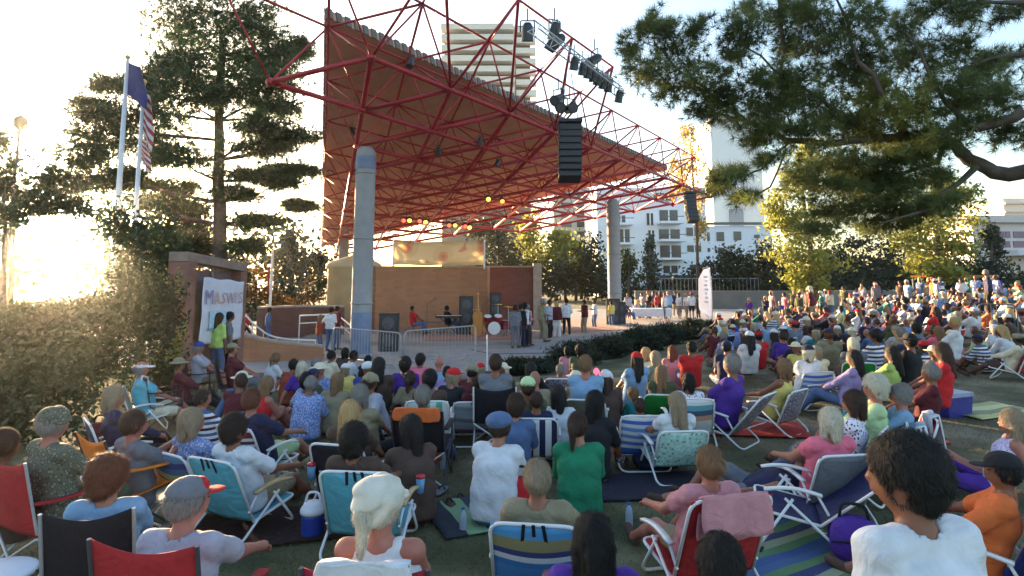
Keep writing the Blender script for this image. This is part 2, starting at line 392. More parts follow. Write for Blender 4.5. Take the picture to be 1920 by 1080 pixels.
MB().tube([cn-Vector((0, 0, .1)), nn], .09, 8).build('saddle_strut', red, bpy.data.objects['column'], False).matrix_parent_inverse = Matrix.Translation(-Vector((cn.x, cn.y, -2.64)))
# ------------------------------------------------------------------ stage walls
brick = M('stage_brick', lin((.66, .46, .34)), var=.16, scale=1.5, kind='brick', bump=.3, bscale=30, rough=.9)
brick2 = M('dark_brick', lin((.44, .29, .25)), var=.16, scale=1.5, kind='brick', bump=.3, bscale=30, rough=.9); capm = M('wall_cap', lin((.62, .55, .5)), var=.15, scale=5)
def wall(name, pts, z0, z1, th, m, label, cap=.08, cat='wall', z1b=None):
    root = empty(name, (pts[0][0], pts[0][1], z0), 0, label, cat); o = Vector((pts[0][0], pts[0][1], z0)); mb = MB(); cb_ = MB(); acc = 0
    v = []; n = len(pts); V = [Vector((p[0], p[1], 0)) for p in pts]
    L = []; Rr = []; ac = [0]
    for i in range(n):
        t = (V[min(i+1, n-1)]-V[max(i-1, 0)]).normalized(); s = Vector((-t.y, t.x, 0)); L.append(V[i]+s*th/2); Rr.append(V[i]-s*th/2)
        if i: ac.append(ac[-1]+(V[i]-V[i-1]).length)
    def strip(mb, za, zb, off=0):
        vv = []; uv = []
        for i in range(n):
            f_ = i/(n-1); zt = zb[0]+(zb[1]-zb[0])*f_; zb_ = za[0]+(za[1]-za[0])*f_; d = (L[i]-Rr[i]).normalized()*off
            for q, z in ((L[i]+d, zb_), (L[i]+d, zt), (Rr[i]-d, zt), (Rr[i]-d, zb_)): vv.append(Vector((q.x, q.y, z))-o); uv.append((ac[i], z))
        ff = []
        for i in range(n-1):
            for k in range(4): ff.append((i*4+k, i*4+(k+1) % 4, i*4+4+(k+1) % 4, i*4+4+k))
        ff += [(3, 2, 1, 0), (n*4-4, n*4-3, n*4-2, n*4-1)]; mb.add(vv, ff, uv)
    zt = (z1, z1 if z1b is None else z1b)
    strip(mb, (z0, z0), (zt[0]-cap, zt[1]-cap)); mb.build('wall_body', m, root)
    strip(cb_, (zt[0]-cap, zt[1]-cap), zt, .03); cb_.build('coping', capm, root)
    return root
def arc(p, q, sag, n=14):
    p = Vector((*p, 0)); q = Vector((*q, 0)); s = Vector((-(q-p).y, (q-p).x, 0)).normalized(); return [((p.lerp(q, t)+s*sag*4*t*(1-t))[0], (p.lerp(q, t)+s*sag*4*t*(1-t))[1]) for t in [i/n for i in range(n+1)]]
def xy(u, v, Y): p = P(u, v, Y); return (p.x, p.y)
wall('stage_wall', arc(xy(700, 550, 30), xy(916, 550, 31.5), .9), -2.53, .56, .4, brick, 'high curved red brick wall behind the stage with long cream banner above')
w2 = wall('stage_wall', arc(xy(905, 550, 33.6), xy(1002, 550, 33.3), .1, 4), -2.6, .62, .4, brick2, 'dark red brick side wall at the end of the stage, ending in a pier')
p_ = xy(1004, 550, 33.2); MB().box((p_[0]-w2.location.x+.1, p_[1]-w2.location.y, 1.68), (.45, .6, 3.36)).build('pier', capm, w2)
tanm = M('tan_stucco', lin((.80, .72, .58)), var=.1, scale=2, bump=.3, bscale=25)
tp_ = P(664, 480, 31); t = empty('round_tower', (tp_.x, tp_.y, -2.64), 0, 'round tan plastered tower beside the stage with sunlit flank', 'tower')
MB().lathe([(1.25, 0), (1.25, 3.1), (1.36, 3.12), (1.36, 3.3), (1.1, 3.45), (.1, 3.75)], n=36).build('drum', tanm, t, True)
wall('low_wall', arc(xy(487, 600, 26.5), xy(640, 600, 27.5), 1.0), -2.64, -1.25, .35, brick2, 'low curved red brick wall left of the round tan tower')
wall('ramp_wall', arc(xy(452, 600, 22), xy(606, 640, 20.5), -1.5), -2.64, -1.35, .22, brick, 'curving brick ramp wall that slopes down toward the metal barricades', z1b=-2.2)
def rail(pts, label, posts=5):
    pts = [Vector(p) for p in pts]; root = empty('handrail', pts[0], 0, label, 'railing'); o = pts[0]; m = M('rail_metal', (.75, .75, .74), rough=.35, var=.05)
    MB().tube(rounded([p-o for p in pts], .3), .03, 8).build('top_rail', m, root, True); MB().tube([p-o-Vector((0, 0, .3)) for p in pts], .022, 8).build('lower_rail', m, root, True)
    for k in range(posts):
        f_ = k/(posts-1)*(len(pts)-1); i = min(int(f_), len(pts)-2); q = pts[i].lerp(pts[i+1], f_-i)-o
        MB().tube([q, (q.x, q.y, -2.7-o.z)], .02, 6).build('post', m, root)
rail([P(458, 588, 22), P(478, 610, 21.4), P(505, 630, 21), P(540, 637, 20.8), P(592, 638, 20.5)], 'pale curved handrail above the sloping brick ramp wall', 6)
rail([P(562, 592, 24.5), P(600, 590, 24.5), P(632, 590, 24), P(660, 612, 22.5), P(676, 640, 21.5)], 'pale handrail coming down beside the blue footed column', 5)
# cream banner above the wall
bp = [('cream', lin((.93, .87, .72)))]
ban = M('cream_banner', (.75, .67, .5), kind='print', scale=.9, trans=.6, cols=[(0, (.70, .42, .30)), (.16, (.80, .55, .38)), (.26, (.82, .72, .52)), (.5, (.86, .78, .58)), (.75, (.78, .50, .42)), (.9, (.85, .76, .58))])
p0, p1 = P(737, 500, 30.6), P(908, 500, 31.2); r_ = empty('stage_banner', p0, 0, 'long cream banner with faded pink and orange pattern above the stage wall', 'banner')
d_ = p1-p0; MB().sheet(lambda u, v: (d_.x*u, d_.y*u+.25*math.sin(math.pi*u), .08+1.2*v+.02*math.sin(u*14)), 30, 4, .02).build('cloth', ban, r_, True)
for k in (0, 1): MB().tube([(d_.x*k, d_.y*k+.03, -.1), (d_.x*k, d_.y*k+.03, 1.36)], .04, 8).build('pole', M('rail_metal'), r_)
# ------------------------------------------------------------------ notice frame at left
post = M('frame_brick', lin((.52, .36, .31)), var=.18, scale=2, kind='brick', bump=.4, bscale=30); beam = M('frame_beam', lin((.54, .46, .42)), var=.2, scale=4, bump=.3)
a_, b_ = P(343, 500, 14.6), P(442, 510, 17.0); ga = -2.62
r_ = empty('notice_frame', (a_.x, a_.y, ga), 0, 'tall brick notice frame with grey beam holding a white banner', 'sign frame'); o = Vector((a_.x, a_.y, ga))
d_ = Vector((b_.x-a_.x, b_.y-a_.y, 0)); ang = math.atan2(d_.y, d_.x); Ld = d_.length; hA, hB = 3.0, 2.78
for k, hh in ((0, hA), (1, hB)): MB().box(d_*k+Vector((0, 0, hh/2)), (.34, .5, hh), ang).build('post', post, r_)
mb = MB(); e = d_.normalized(); s_ = Vector((-e.y, e.x, 0))
vv = []
for t_, hh in ((-.08, hA), (1.07, hB)):
    for sx in (-.24, .24):
        for z in (hh, hh+.22): vv.append(d_*t_+s_*sx+Vector((0, 0, z)))
mb.add(vv, [(0, 1, 3, 2), (4, 6, 7, 5), (0, 4, 5, 1), (2, 3, 7, 6), (1, 5, 7, 3), (0, 2, 6, 4)]).build('beam', beam, r_)
MB().box(d_*.5+Vector((0, 0, .55))+s_*.05, (Ld-.35, .22, 1.1), ang).build('base_wall', post, r_)
MB().box(d_*.5+Vector((0, 0, 1.95))+s_*.06, (Ld-.35, .1, 1.69), ang).build('back_panel', M('panel_dark', lin((.45, .36, .36))), r_)
MB().tube([d_*.5+Vector((0, 0, 2.6))-s_*.03, d_*.5+Vector((0, 0, 3.2))-s_*.03], .04, 8).build('bracket', beam, r_)
bw = Ld*.8; bo = d_*.07-s_*.32
bb = empty('hanging_banner', o+bo+Vector((0, 0, 1.0)), ang, 'crumpled white banner with pale purple and rust lettering hung in the notice frame', 'banner')
wm = M('banner_white', lin((.80, .80, .86)), var=.1, scale=2.5, bump=.3)
MB().sheet(lambda u, v: (u*bw+.1, -.03+.02*math.sin(9*u+4*v)*math.cos(7*v-3*u)-.02*v, v*(1.62-.12*u)+.015*math.sin(u*13)), 30, 20, .006).build('cloth', wm, bb, True)
rt = Matrix.Rotation(R(90), 4, 'X')
def btxt(s, x, z, size, c, n): text('lettering', s, size, M(n, lin(c), var=.2), bb, Matrix.Translation((x, -.085, z)) @ rt, .004)
btxt('M', .36, 1.12, .5, (.62, .54, .68), 'ink_purple'); btxt('A', .72, 1.08, .44, (.82, .66, .58), 'ink_rust'); btxt('S', 1.0, 1.08, .40, (.76, .60, .58), 'ink_red'); btxt('WI', 1.38, 1.07, .40, (.74, .62, .64), 'ink_rose'); btxt('S', 1.82, 1.06, .42, (.68, .58, .62), 'ink_plum')
MB().sheet(lambda u, v: (.42+.75*u, -.075, .38+.42*v), 2, 2, .006).build('blue_panel', M('ink_sky', lin((.66, .78, .86))), bb)
MB().box((.78, -.08, .36), (.8, .01, .05)).build('teal_bar', M('ink_teal', lin((.45, .62, .68))), bb)
# ------------------------------------------------------------------ flagpoles, lamp
alu = M('aluminium', (.62, .63, .66), rough=.4, var=.06, metal=.3)
def flagpole(u, vt, Y, r, label, fm, fl):
    p = P(u, vt, Y); g = ground(p.x, Y); h = p.z-g; t = empty('flagpole', (p.x, Y, g), 0, label, 'flagpole'); t.rotation_euler.y = -.012
    MB().tube([(0, 0, 0), (0, 0, h)], r, 12, r*.45).build('pole', alu, t, True); MB().lathe([(.01, h), (.09, h+.05), (.1, h+.12), (.01, h+.2)], n=10).build('finial', M('gilt', (.5, .4, .15)), t)
    for (z, hh, ww, m) in fl:
        MB().sheet(lambda a, b: (.05+ww*a*(1-.35*b), .12*math.sin(6*a+5*b)*a, h-z-hh*(1-b)-.35*a*hh*(1-b)-.2*a), 10, 12, .01).build('flag', m, t, True)
flagpole(246, 112, 21, .13, 'pale tall flagpole with a limp dark blue flag at its tip', None, [(.1, 1.15, .75, M('flag_blue', lin((.25, .27, .50)), trans=.3, var=.2, scale=2))])
usf = M('flag_stripes', kind='stripe', cols=[(i/11, lin((.68, .30, .34)) if i % 2 else lin((.88, .86, .88))) for i in range(11)], trans=.3)
flagpole(276, 158, 21.6, .12, 'second flagpole close beside the first, with a red and white striped flag hanging', None, [(.3, 1.5, .4, usf), (2.0, .8, .35, usf)])
p = P(38, 232, 22); g = ground(p.x, 22); t = empty('street_lamp', (p.x, 22, g), 0, 'dark globe street lamp on a thin post against the bright sky', 'street lamp'); h = p.z-g
MB().tube([(0, 0, 0), (0, 0, h-.2)], .07, 8, .04).build('post', M('lamp_dark', (.05, .05, .07)), t); MB().lathe([(.05, h-.25), (.2, h-.1), (.24, h+.05), (.2, h+.2), (.1, h+.28), (.02, h+.34)], n=16).build('lamp_head', M('lamp_dark'), t, True)
# ------------------------------------------------------------------ buildings
glassd = M('window_dark', (.05, .055, .075), rough=.15, var=.3, scale=.6)
def wbox(root, name, u0, u1, v0, v1, Y, m, d=.2, off=0):
    a = P(u0, v1, Y); b = P(u1, v0, Y); o = root.location
    return MB().box(((a.x+b.x)/2-o.x, Y-off-o.y, (a.z+b.z)/2-o.z), (b.x-a.x, d, b.z-a.z)).build(name, m, root)
def bld(u0, u1, v0, Y, dep, m, label, name='building'):
    a = P(u0, v0, Y); b = P(u1, v0, Y); z0 = ground(a.x, Y)-1; r = empty(name, ((a.x+b.x)/2, Y, z0), 0, label, 'building')
    MB().box((0, dep/2, (a.z-z0)/2), (b.x-a.x, dep, a.z-z0)).build('wall', m, r); return r
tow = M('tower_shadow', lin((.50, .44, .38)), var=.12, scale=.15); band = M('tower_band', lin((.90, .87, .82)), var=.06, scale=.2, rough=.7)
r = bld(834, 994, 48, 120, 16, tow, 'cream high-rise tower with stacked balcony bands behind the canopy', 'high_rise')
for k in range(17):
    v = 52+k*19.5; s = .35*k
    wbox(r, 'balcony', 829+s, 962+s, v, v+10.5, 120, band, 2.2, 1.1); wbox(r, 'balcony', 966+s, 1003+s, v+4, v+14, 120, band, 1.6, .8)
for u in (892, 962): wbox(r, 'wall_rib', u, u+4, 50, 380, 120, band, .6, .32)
wht = M('white_stucco', lin((.93, .95, .98)), var=.03, scale=.2); wht2 = M('pale_slab', lin((.90, .91, .91)), var=.04, scale=.1)
r = bld(1331, 1424, 222, 110, 16, wht2, 'tall plain pale grey slab building rising behind the white apartments', 'slab_building')
wbox(r, 'window', 1368, 1392, 392, 424, 110, M('slab_sign', lin((.6, .62, .65))), .4, .2); wbox(r, 'roof_edge', 1328, 1427, 218, 226, 110, band, 1, .2)
r = bld(1118, 1322, 352, 82, 14, wht, 'white apartment block with dark windows and balconies beyond the stage')
for u0, u1, v0, v1 in [(1156, 1172, 404, 420), (1160, 1180, 430, 455), (1213, 1224, 400, 422), (1216, 1226, 432, 452), (1237, 1270, 394, 417), (1236, 1274, 430, 450), (1238, 1276, 460, 483), (1287, 1313, 427, 442), (1289, 1314, 460, 472), (1244, 1270, 498, 512), (1295, 1318, 496, 512), (1298, 1310, 394, 408), (1226, 1266, 362, 376), (1160, 1180, 468, 480)]:
    w0 = wbox(r, 'window', u0, u1, v0, v1, 82, glassd, .1, .06); um = (u0+u1)/2; f0 = MB(); 
    wbox(r, 'window_frame', um-.8, um+.8, v0, v1, 82, wht, .08, .14)
for u0, u1, v in [(1232, 1274, 417), (1232, 1278, 450), (1234, 1279, 484), (1154, 1182, 420), (1156, 1184, 456)]:
    wbox(r, 'balcony', u0, u1, v, v+4, 82, wht, 2.4, 1.2); wbox(r, 'balcony_rail', u0, u1, v-9, v-7.6, 82, glassd, .08, 2.3)
wbox(r, 'awning', 1238, 1316, 516, 524, 82, M('awning_green', lin((.12, .3, .28))), 2, 1); wbox(r, 'shopfront', 1240, 1316, 527, 543, 82, M('shop_dark', (.03, .03, .035)), .3, .2)
r = bld(1322, 1446, 424, 84, 12, M('white_stucco_two', lin((.92, .93, .97)), var=.03, scale=.2), 'lower white wing of the apartment block, below the tall slab')
for u0, u1, v0, v1 in [(1344, 1357, 435, 452), (1376, 1389, 434, 450), (1325, 1330, 436, 452), (1324, 1331, 465, 472), (1346, 1358, 464, 472), (1414, 1424, 440, 446)]: wbox(r, 'window', u0, u1, v0, v1, 84, glassd, .1, .06)
wbox(r, 'roof_edge', 1320, 1448, 417, 422, 84, glassd, .6, .1)
for i, (u0, u1) in enumerate(((1280, 1420), (1420, 1500))): pass
cream = M('cream_wall', lin((.82, .78, .78)), var=.05, scale=.3)
r = bld(1822, 2050, 418, 95, 14, cream, 'cream three-storey building with purple tinted windows beyond the crowd at right')
pw = M('window_plum', lin((.42, .32, .44)), rough=.2, var=.2)
for u0, u1 in ((1835, 1850), (1853, 1882), (1885, 1893), (1900, 1925)):
    for v0, v1 in ((434, 446), (452, 464)): wbox(r, 'window', u0, u1, v0, v1, 95, pw, .1, .06)
wbox(r, 'canopy_slab', 1880, 2050, 470, 480, 95, M('slab_light', lin((.8, .8, .82))), 3, 1.5)
mb = MB(); a = P(1826, 418, 95); b = P(2060, 418, 95); o = r.location
mb.add([Vector(q)-o for q in [(a.x-1, 94, a.z), (b.x, 94, a.z), (b.x, 109, a.z), (a.x-1, 109, a.z), (a.x+3, 99, a.z+1.6), (b.x, 99, a.z+1.6), (b.x, 104, a.z+1.6), (a.x+3, 104, a.z+1.6)]], [(0, 1, 5, 4), (1, 2, 6, 5), (2, 3, 7, 6), (3, 0, 4, 7), (4, 5, 6, 7), (3, 2, 1, 0)]).build('roof', M('roof_tan', lin((.72, .66, .6)), var=.1), r)
r = bld(1880, 2100, 372, 150, 14, M('stone_sun_tint', lin((.93, .84, .76)), var=.05, scale=.1), 'distant block tinted sunlit orange above the cream building')  # warm sunlight is put into this block's wall colour
for k in range(2): wbox(r, 'floor_band', 1882, 2100, 380+k*16, 383+k*16, 150, cream, .6, .3)
r = bld(1046, 1106, 352, 100, 10, M('beige_wall', lin((.70, .70, .68)), var=.05), 'grey balcony building half hidden by trees behind the far column')
for k in range(8): wbox(r, 'window', 1052, 1072, 362+k*18, 372+k*18, 100, glassd, .1, .06); wbox(r, 'window', 1082, 1100, 362+k*18, 372+k*18, 100, glassd, .1, .06)
# low wall / terrace behind the plaza
terr = M('terrace_stone', lin((.5, .48, .47)), var=.12, scale=1)
wall('terrace_wall', [xy(1190, 545, 56), xy(1330, 545, 56), xy(1480, 545, 56), xy(1640, 545, 58), xy(2100, 545, 60)], -2.9, -1.2, .5, terr, 'long grey stone terrace wall beyond the plaza')
r = empty('balustrade', (P(1240, 540, 57).x, 57, -1.0), 0, 'thin metal balustrade on the terrace before the shops', 'railing')
MB().tube([(0, 0, .9), (9, 0, .9)], .04, 6).build('top_rail', M('rail_grey', (.25, .25, .26)), r)
pk = MB(); [pk.tube([(k*.36, 0, -.2), (k*.36, 0, .9)], .025, 5) for k in range(26)]; pk.build('baluster', M('rail_grey'), r)['kind'] = 'stuff'
# ------------------------------------------------------------------ trees
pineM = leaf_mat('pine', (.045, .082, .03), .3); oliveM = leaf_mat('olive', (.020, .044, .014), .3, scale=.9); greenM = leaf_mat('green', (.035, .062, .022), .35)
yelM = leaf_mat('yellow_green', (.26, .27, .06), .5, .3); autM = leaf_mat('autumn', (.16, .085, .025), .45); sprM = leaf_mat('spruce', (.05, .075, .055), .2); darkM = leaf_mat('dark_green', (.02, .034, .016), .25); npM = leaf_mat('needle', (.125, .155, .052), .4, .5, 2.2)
npY = leaf_mat('needle_sun_tint', (.26, .27, .07), .35, .3, 2)  # lighter, yellower copy of the needle colour with sunlight put into it
# the big pine at left
pads = [(400, 15, 90, 40), (470, 20, 60, 40), (340, 60, 60, 35), (420, 75, 90, 45), (500, 75, 60, 40), (320, 120, 45, 40), (380, 130, 70, 45), (450, 130, 80, 45), (520, 110, 50, 35), (560, 95, 20, 16), (350, 180, 75, 35), (430, 180, 60, 30), (500, 160, 55, 25), (290, 165, 22, 30),
        (210, 165, 40, 22), (170, 205, 35, 22), (230, 215, 55, 30), (300, 225, 60, 32), (190, 255, 60, 28), (260, 275, 70, 30), (150, 290, 45, 22), (330, 290, 60, 22), (120, 350, 40, 20), (180, 345, 60, 24), (250, 330, 50, 22),
        (520, 200, 45, 14), (480, 235, 55, 14), (540, 255, 50, 14), (490, 280, 50, 12), (550, 320, 45, 10), (470, 330, 50, 14), (530, 340, 40, 10), (450, 365, 40, 12), (560, 385, 30, 6), (490, 415, 40, 9), (460, 462, 30, 7), (330, 350, 40, 14), (350, 400, 45, 20), (360, 440, 40, 24), (350, 470, 45, 18), (300, 380, 50, 12), (290, 440, 40, 12)]
tree('pine_tree', 'tall dark pine with layered limbs standing behind the notice frame', 27, pads, pineM, [(418, 545), (412, 420), (410, 300), (412, 190), (418, 60)], 400, .13, None, 'tree', True, tr=(.34, .14), k=10, nl=.36, nw=.02, dep=1.8, sub=16, tight=.36)
# dense evergreen mass at the left edge (leaves the low sun showing through)
pads = [(50, 650, 110, 55, 11, 2), (150, 655, 110, 60, 11.5, 2), (60, 720, 110, 70, 9.5, 2), (180, 720, 100, 70, 11.5, 1.6), (250, 620, 70, 70, 12.5, 1.4), (290, 560, 50, 60, 13, 1.2), (290, 680, 45, 50, 13.2), (130, 590, 90, 30, 12.5, 1.4), (20, 600, 60, 30, 12, 1.2), (220, 580, 70, 40, 13, 1.2), (240, 520, 50, 35, 14, .7), (40, 780, 90, 50, 9, 1.2), (300, 600, 40, 40, 13.4)]
pads = [(u, v, a, b, y-11, *c) for u, v, a, b, y, *c in pads]
tree('evergreen_shrub', 'dense dark evergreen thicket at the left edge, lit from behind by the low sun', 11, pads, oliveM, None, 1500, .05, None, 'shrub', False, limbs=False, sub=26, tight=.24)
tree('thicket_tree', 'hazy tree rising out of the thicket just right of the low sun', 16, [(230, 430, 50, 50), (290, 450, 45, 60), (260, 500, 60, 50), (310, 520, 30, 40), (320, 470, 25, 40)], oliveM, [(270, 640), (265, 420)], 900, .07, tr=(.14, .05), sub=14)
tree('thicket_tree', 'hazy tree at the left edge above the low sun', 17, [(15, 400, 50, 30), (70, 375, 50, 22), (130, 385, 40, 18), (10, 340, 25, 30)], oliveM, [(5, 640), (10, 400)], 700, .07, tr=(.14, .05), sub=14)
tree('young_tree', 'thin hazy tree near the dark street lamp', 24, [(20, 310, 45, 40), (60, 345, 40, 35), (20, 370, 40, 30), (90, 330, 22, 20), (0, 260, 18, 30), (60, 390, 60, 18), (160, 400, 60, 12)], oliveM, [(30, 520), (28, 400), (25, 300)], 260, .11, tr=(.12, .05))
tree('leafy_shrub', 'yellow-green leafy bush at the left foot of the notice frame', 13.6, [(320, 545, 10, 50, 0, .6), (335, 655, 14, 40, 0, .8), (300, 640, 30, 25, 0, .6), (310, 670, 30, 20)], yelM, None, 220, .05, limbs=False, cat='shrub')
# behind the low wall
tree('spruce_tree', 'pale blue-green spruce behind the low brick wall', 42, [(545, 450, 14, 18), (545, 480, 24, 20), (548, 515, 32, 22), (548, 550, 38, 22), (590, 500, 18, 30)], sprM, [(547, 580), (546, 440)], 700, .15, tr=(.2, .08))
tree('autumn_shrub', 'orange and green autumn bush between notice frame and spruce', 38, [(480, 530, 32, 30), (500, 560, 28, 22), (460, 555, 20, 30), (590, 545, 26, 22), (530, 570, 40, 14)], autM, None, 420, .13, limbs=False, cat='shrub')
tree('green_shrub', 'light green bush right behind the notice frame, under the orange one', 35, [(470, 575, 28, 16), (505, 590, 40, 12), (460, 520, 14, 14), (602, 535, 14, 12)], greenM, None, 360, .1, limbs=False, cat='shrub')
p = P(507, 560, 33); t = empty('white_post', (p.x, 33, -2.7), 0, 'thin white and red marker post before the spruce', 'post'); MB().tube([(0, 0, 0), (0, 0, P(507, 470, 33).z+2.7)], .07, 8).build('shaft', wht, t); MB().box((-.14, 0, 2.6), (.1, .05, 1.4)).build('red_strip', red, t)
# row behind stage
LT = [('grove_tree', 'dark loose tree right behind the end of the banner', 76, [(925, 440, 30, 30), (950, 470, 35, 35), (900, 430, 25, 14), (925, 500, 30, 30), (960, 520, 30, 40)], darkM, [(934, 560), (934, 430)]),
      ('grove_tree', 'sunny grey-green tree top over the end of the dark brick wall', 78, [(1000, 420, 25, 25), (985, 450, 30, 30), (1010, 470, 30, 30), (1000, 505, 30, 30)], yelM, [(1000, 560), (1000, 440)]),
      ('grove_tree', 'yellow-green lit tree midway between brick pier and far column', 74, [(1045, 445, 25, 20), (1075, 460, 30, 22), (1040, 480, 30, 25), (1085, 490, 30, 20)], yelM, [(1060, 570), (1060, 470)]),
      ('grove_tree', 'dark green tree low behind the people beside the far column', 72, [(1040, 520, 40, 25), (1085, 520, 40, 30), (1110, 480, 25, 40), (1020, 540, 30, 25), (1120, 540, 25, 30)], darkM, [(1080, 580), (1080, 520)]),
      ('poplar_tree', 'narrow dark green poplar right of the far column', 62, [(1178, 490, 14, 22), (1180, 520, 20, 26), (1178, 545, 24, 20)], greenM, [(1179, 570), (1179, 480)]),
      ('poplar_tree', 'taller pointed blue-green poplar before the white apartments', 64, [(1218, 460, 8, 16), (1218, 490, 15, 24), (1220, 520, 20, 26), (1220, 548, 22, 18)], sprM, [(1219, 570), (1218, 450)]),
      ('plaza_tree', 'round dark tree in front of the low white wing', 58, [(1370, 475, 30, 18), (1350, 500, 40, 22), (1400, 500, 40, 25), (1440, 480, 30, 25), (1370, 530, 50, 22), (1440, 525, 40, 25)], darkM, [(1385, 570), (1385, 490)]),
      ('plaza_tree', 'dark spreading tree between the two yellow-green ones', 60, [(1600, 470, 40, 30), (1640, 450, 40, 35), (1600, 510, 50, 30), (1660, 500, 40, 35), (1560, 500, 30, 40), (1625, 540, 60, 20)], darkM, [(1620, 570), (1620, 480)]),
      ('plaza_tree', 'dark green pointed tree before the cream building', 62, [(1860, 440, 10, 20), (1862, 470, 20, 25), (1860, 505, 35, 25), (1820, 500, 40, 25), (1790, 530, 50, 20), (1880, 530, 60, 20), (1760, 480, 30, 30)], darkM, [(1860, 560), (1860, 450)])]
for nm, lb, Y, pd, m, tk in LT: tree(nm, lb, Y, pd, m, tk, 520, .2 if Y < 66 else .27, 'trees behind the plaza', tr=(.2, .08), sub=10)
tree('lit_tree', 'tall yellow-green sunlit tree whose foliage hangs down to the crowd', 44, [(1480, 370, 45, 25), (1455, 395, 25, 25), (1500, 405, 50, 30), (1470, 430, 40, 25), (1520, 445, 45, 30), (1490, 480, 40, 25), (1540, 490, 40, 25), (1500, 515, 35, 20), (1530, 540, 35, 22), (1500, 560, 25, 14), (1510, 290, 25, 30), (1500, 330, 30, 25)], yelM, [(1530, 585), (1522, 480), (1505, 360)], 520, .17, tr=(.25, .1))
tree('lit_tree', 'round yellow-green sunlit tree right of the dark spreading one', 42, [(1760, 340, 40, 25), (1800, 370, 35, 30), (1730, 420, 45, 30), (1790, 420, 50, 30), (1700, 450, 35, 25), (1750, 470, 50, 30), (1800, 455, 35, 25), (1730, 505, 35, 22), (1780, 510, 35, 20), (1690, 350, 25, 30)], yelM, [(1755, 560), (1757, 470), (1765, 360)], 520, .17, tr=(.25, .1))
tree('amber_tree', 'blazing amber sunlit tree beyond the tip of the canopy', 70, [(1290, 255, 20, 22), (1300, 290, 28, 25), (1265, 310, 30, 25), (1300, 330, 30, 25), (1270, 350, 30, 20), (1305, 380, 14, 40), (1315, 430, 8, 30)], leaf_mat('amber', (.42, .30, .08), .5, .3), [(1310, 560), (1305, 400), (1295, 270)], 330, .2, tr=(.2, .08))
# trees added out of view and behind the thicket to shade the lawn
for i, (x, y, h, r) in enumerate([(-34, 38, 9, 5), (-27, 46, 9, 5), (-20, 52, 8, 5), (-42, 28, 10, 6), (-30, 24, 8, 4)]):
    u, v = proj((x, y, 1)); hh = h/2*F/y
    tree('added_shade_tree', ['added broad shade tree far behind the flagpoles', 'added broad shade tree behind the big pine trunk', 'added broad shade tree behind the spruce and autumn bush', 'added broad shade tree beyond the thicket outside the view', 'added round shade tree beside the street lamp'][i], y, [(u, 500-hh*.55, r*F/y, hh*.6), (u-30, 500-hh*.2, r*F/y, hh*.5), (u+40, 505, r*F/y, hh*.35)], darkM, [(u, 540), (u, 480)], 520, .3, None, 'tree', tr=(.3, .1), sub=18)
# darker tree line farther back
for i, (u, v, a, lb) in enumerate([(1345, 520, 60, 'under the tall slab'), (1440, 505, 60, 'between the slab and the tall lit tree'), (1560, 500, 60, 'just behind the tall lit tree'), (1660, 500, 60, 'behind the dark spreading tree'), (1760, 505, 60, 'behind the round lit tree'), (1850, 520, 55, 'at the foot of the cream building'), (1930, 528, 50, 'at the right edge below the cream building'), (270, 520, 60, 'left of the notice frame'), (1090, 500, 45, 'left of the far column'), (960, 500, 45, 'beyond the dark brick wall')]):
    tree('background_tree', 'low dark tree '+lb, 72+i*.7, [(u, v, a, 26), (u-a*.6, v+22, a*.7, 22), (u+a*.6, v+20, a*.7, 22), (u, v+30, a, 18)], darkM, [(u, 560), (u, v)], 620, .3, 'far tree line', tr=(.25, .1), sub=16)
# the big overhanging pine at right
root = empty('overhanging_pine', (14.5, 8.5, ground(14.5, 8.5)), 0, 'huge pine whose long limbs and needle tufts hang over the crowd at right', 'tree'); O = root.location
PB = [[(2050, 330, 8.8), (1920, 325, 8.8), (1850, 318, 8.9), (1810, 292, 9), (1770, 270, 9.1), (1700, 255, 9.3), (1640, 260, 9.5), (1560, 268, 9.6), (1480, 262, 9.8), (1400, 225, 9.9), (1330, 170, 10), (1260, 160, 10), (1190, 110, 10)],
      [(1770, 270, 9.1), (1752, 305, 9.2), (1690, 330, 9.3), (1640, 370, 9.4), (1560, 400, 9.5)], [(1830, 305, 9), (1790, 350, 8.8), (1740, 395, 8.6), (1650, 420, 8.6)],
      [(1640, 260, 9.5), (1560, 200, 9.3), (1480, 150, 9.3), (1400, 90, 9.4)], [(1700, 255, 9.3), (1650, 170, 9), (1600, 80, 9), (1560, -20, 9)], [(1920, 210, 8), (1840, 240, 8.3), (1800, 225, 8.6), (1760, 180, 8.8), (1700, 60, 9)],
      [(1480, 262, 9.8), (1430, 320, 9.6), (1380, 335, 9.6)], [(1480, 262, 9.8), (1450, 350, 9.7), (1400, 375, 9.7)], [(1462, -60, 9.6), (1463, 40, 9.6), (1465, 130, 9.7), (1480, 230, 9.8)], [(1950, 90, 8.2), (1860, 110, 8.5), (1800, 130, 8.7)], [(1960, 0, 8.2), (1800, 10, 8.5)],
      [(1400, 225, 9.9), (1340, 210, 9.9), (1290, 200, 9.9)], [(1330, 170, 10), (1240, 100, 10), (1215, 50, 10)]]
for i, b in enumerate(PB):
    pts = [P(*q)-O for q in b]; n_ = len(pts); q = []
    for k in range(n_-1):
        for j in range(3): q.append(pts[k].lerp(pts[k+1], j/3)+Vector((rnd.uniform(-.03, .03), rnd.uniform(-.1, .1), rnd.uniform(-.03, .03))))
    q.append(pts[-1]); r0 = [.12, .045, .05, .05, .07, .08, .02, .018, .06, .05, .05, .02, .02][i]
    MB().tube(q, r0, 8, .012).build('limb', barkd, root, True)
MB().tube([(0, 0, 0), (-.2, 0, 2), (-.1, .1, 4.5), (.1, 0, 8)], .38, 12, .25).build('trunk', barkd, root, True); MB().tube([P(2050, 330, 8.8)-O, Vector((0, 0, 3))], .18, 8, .25).build('limb', barkd, root, True)
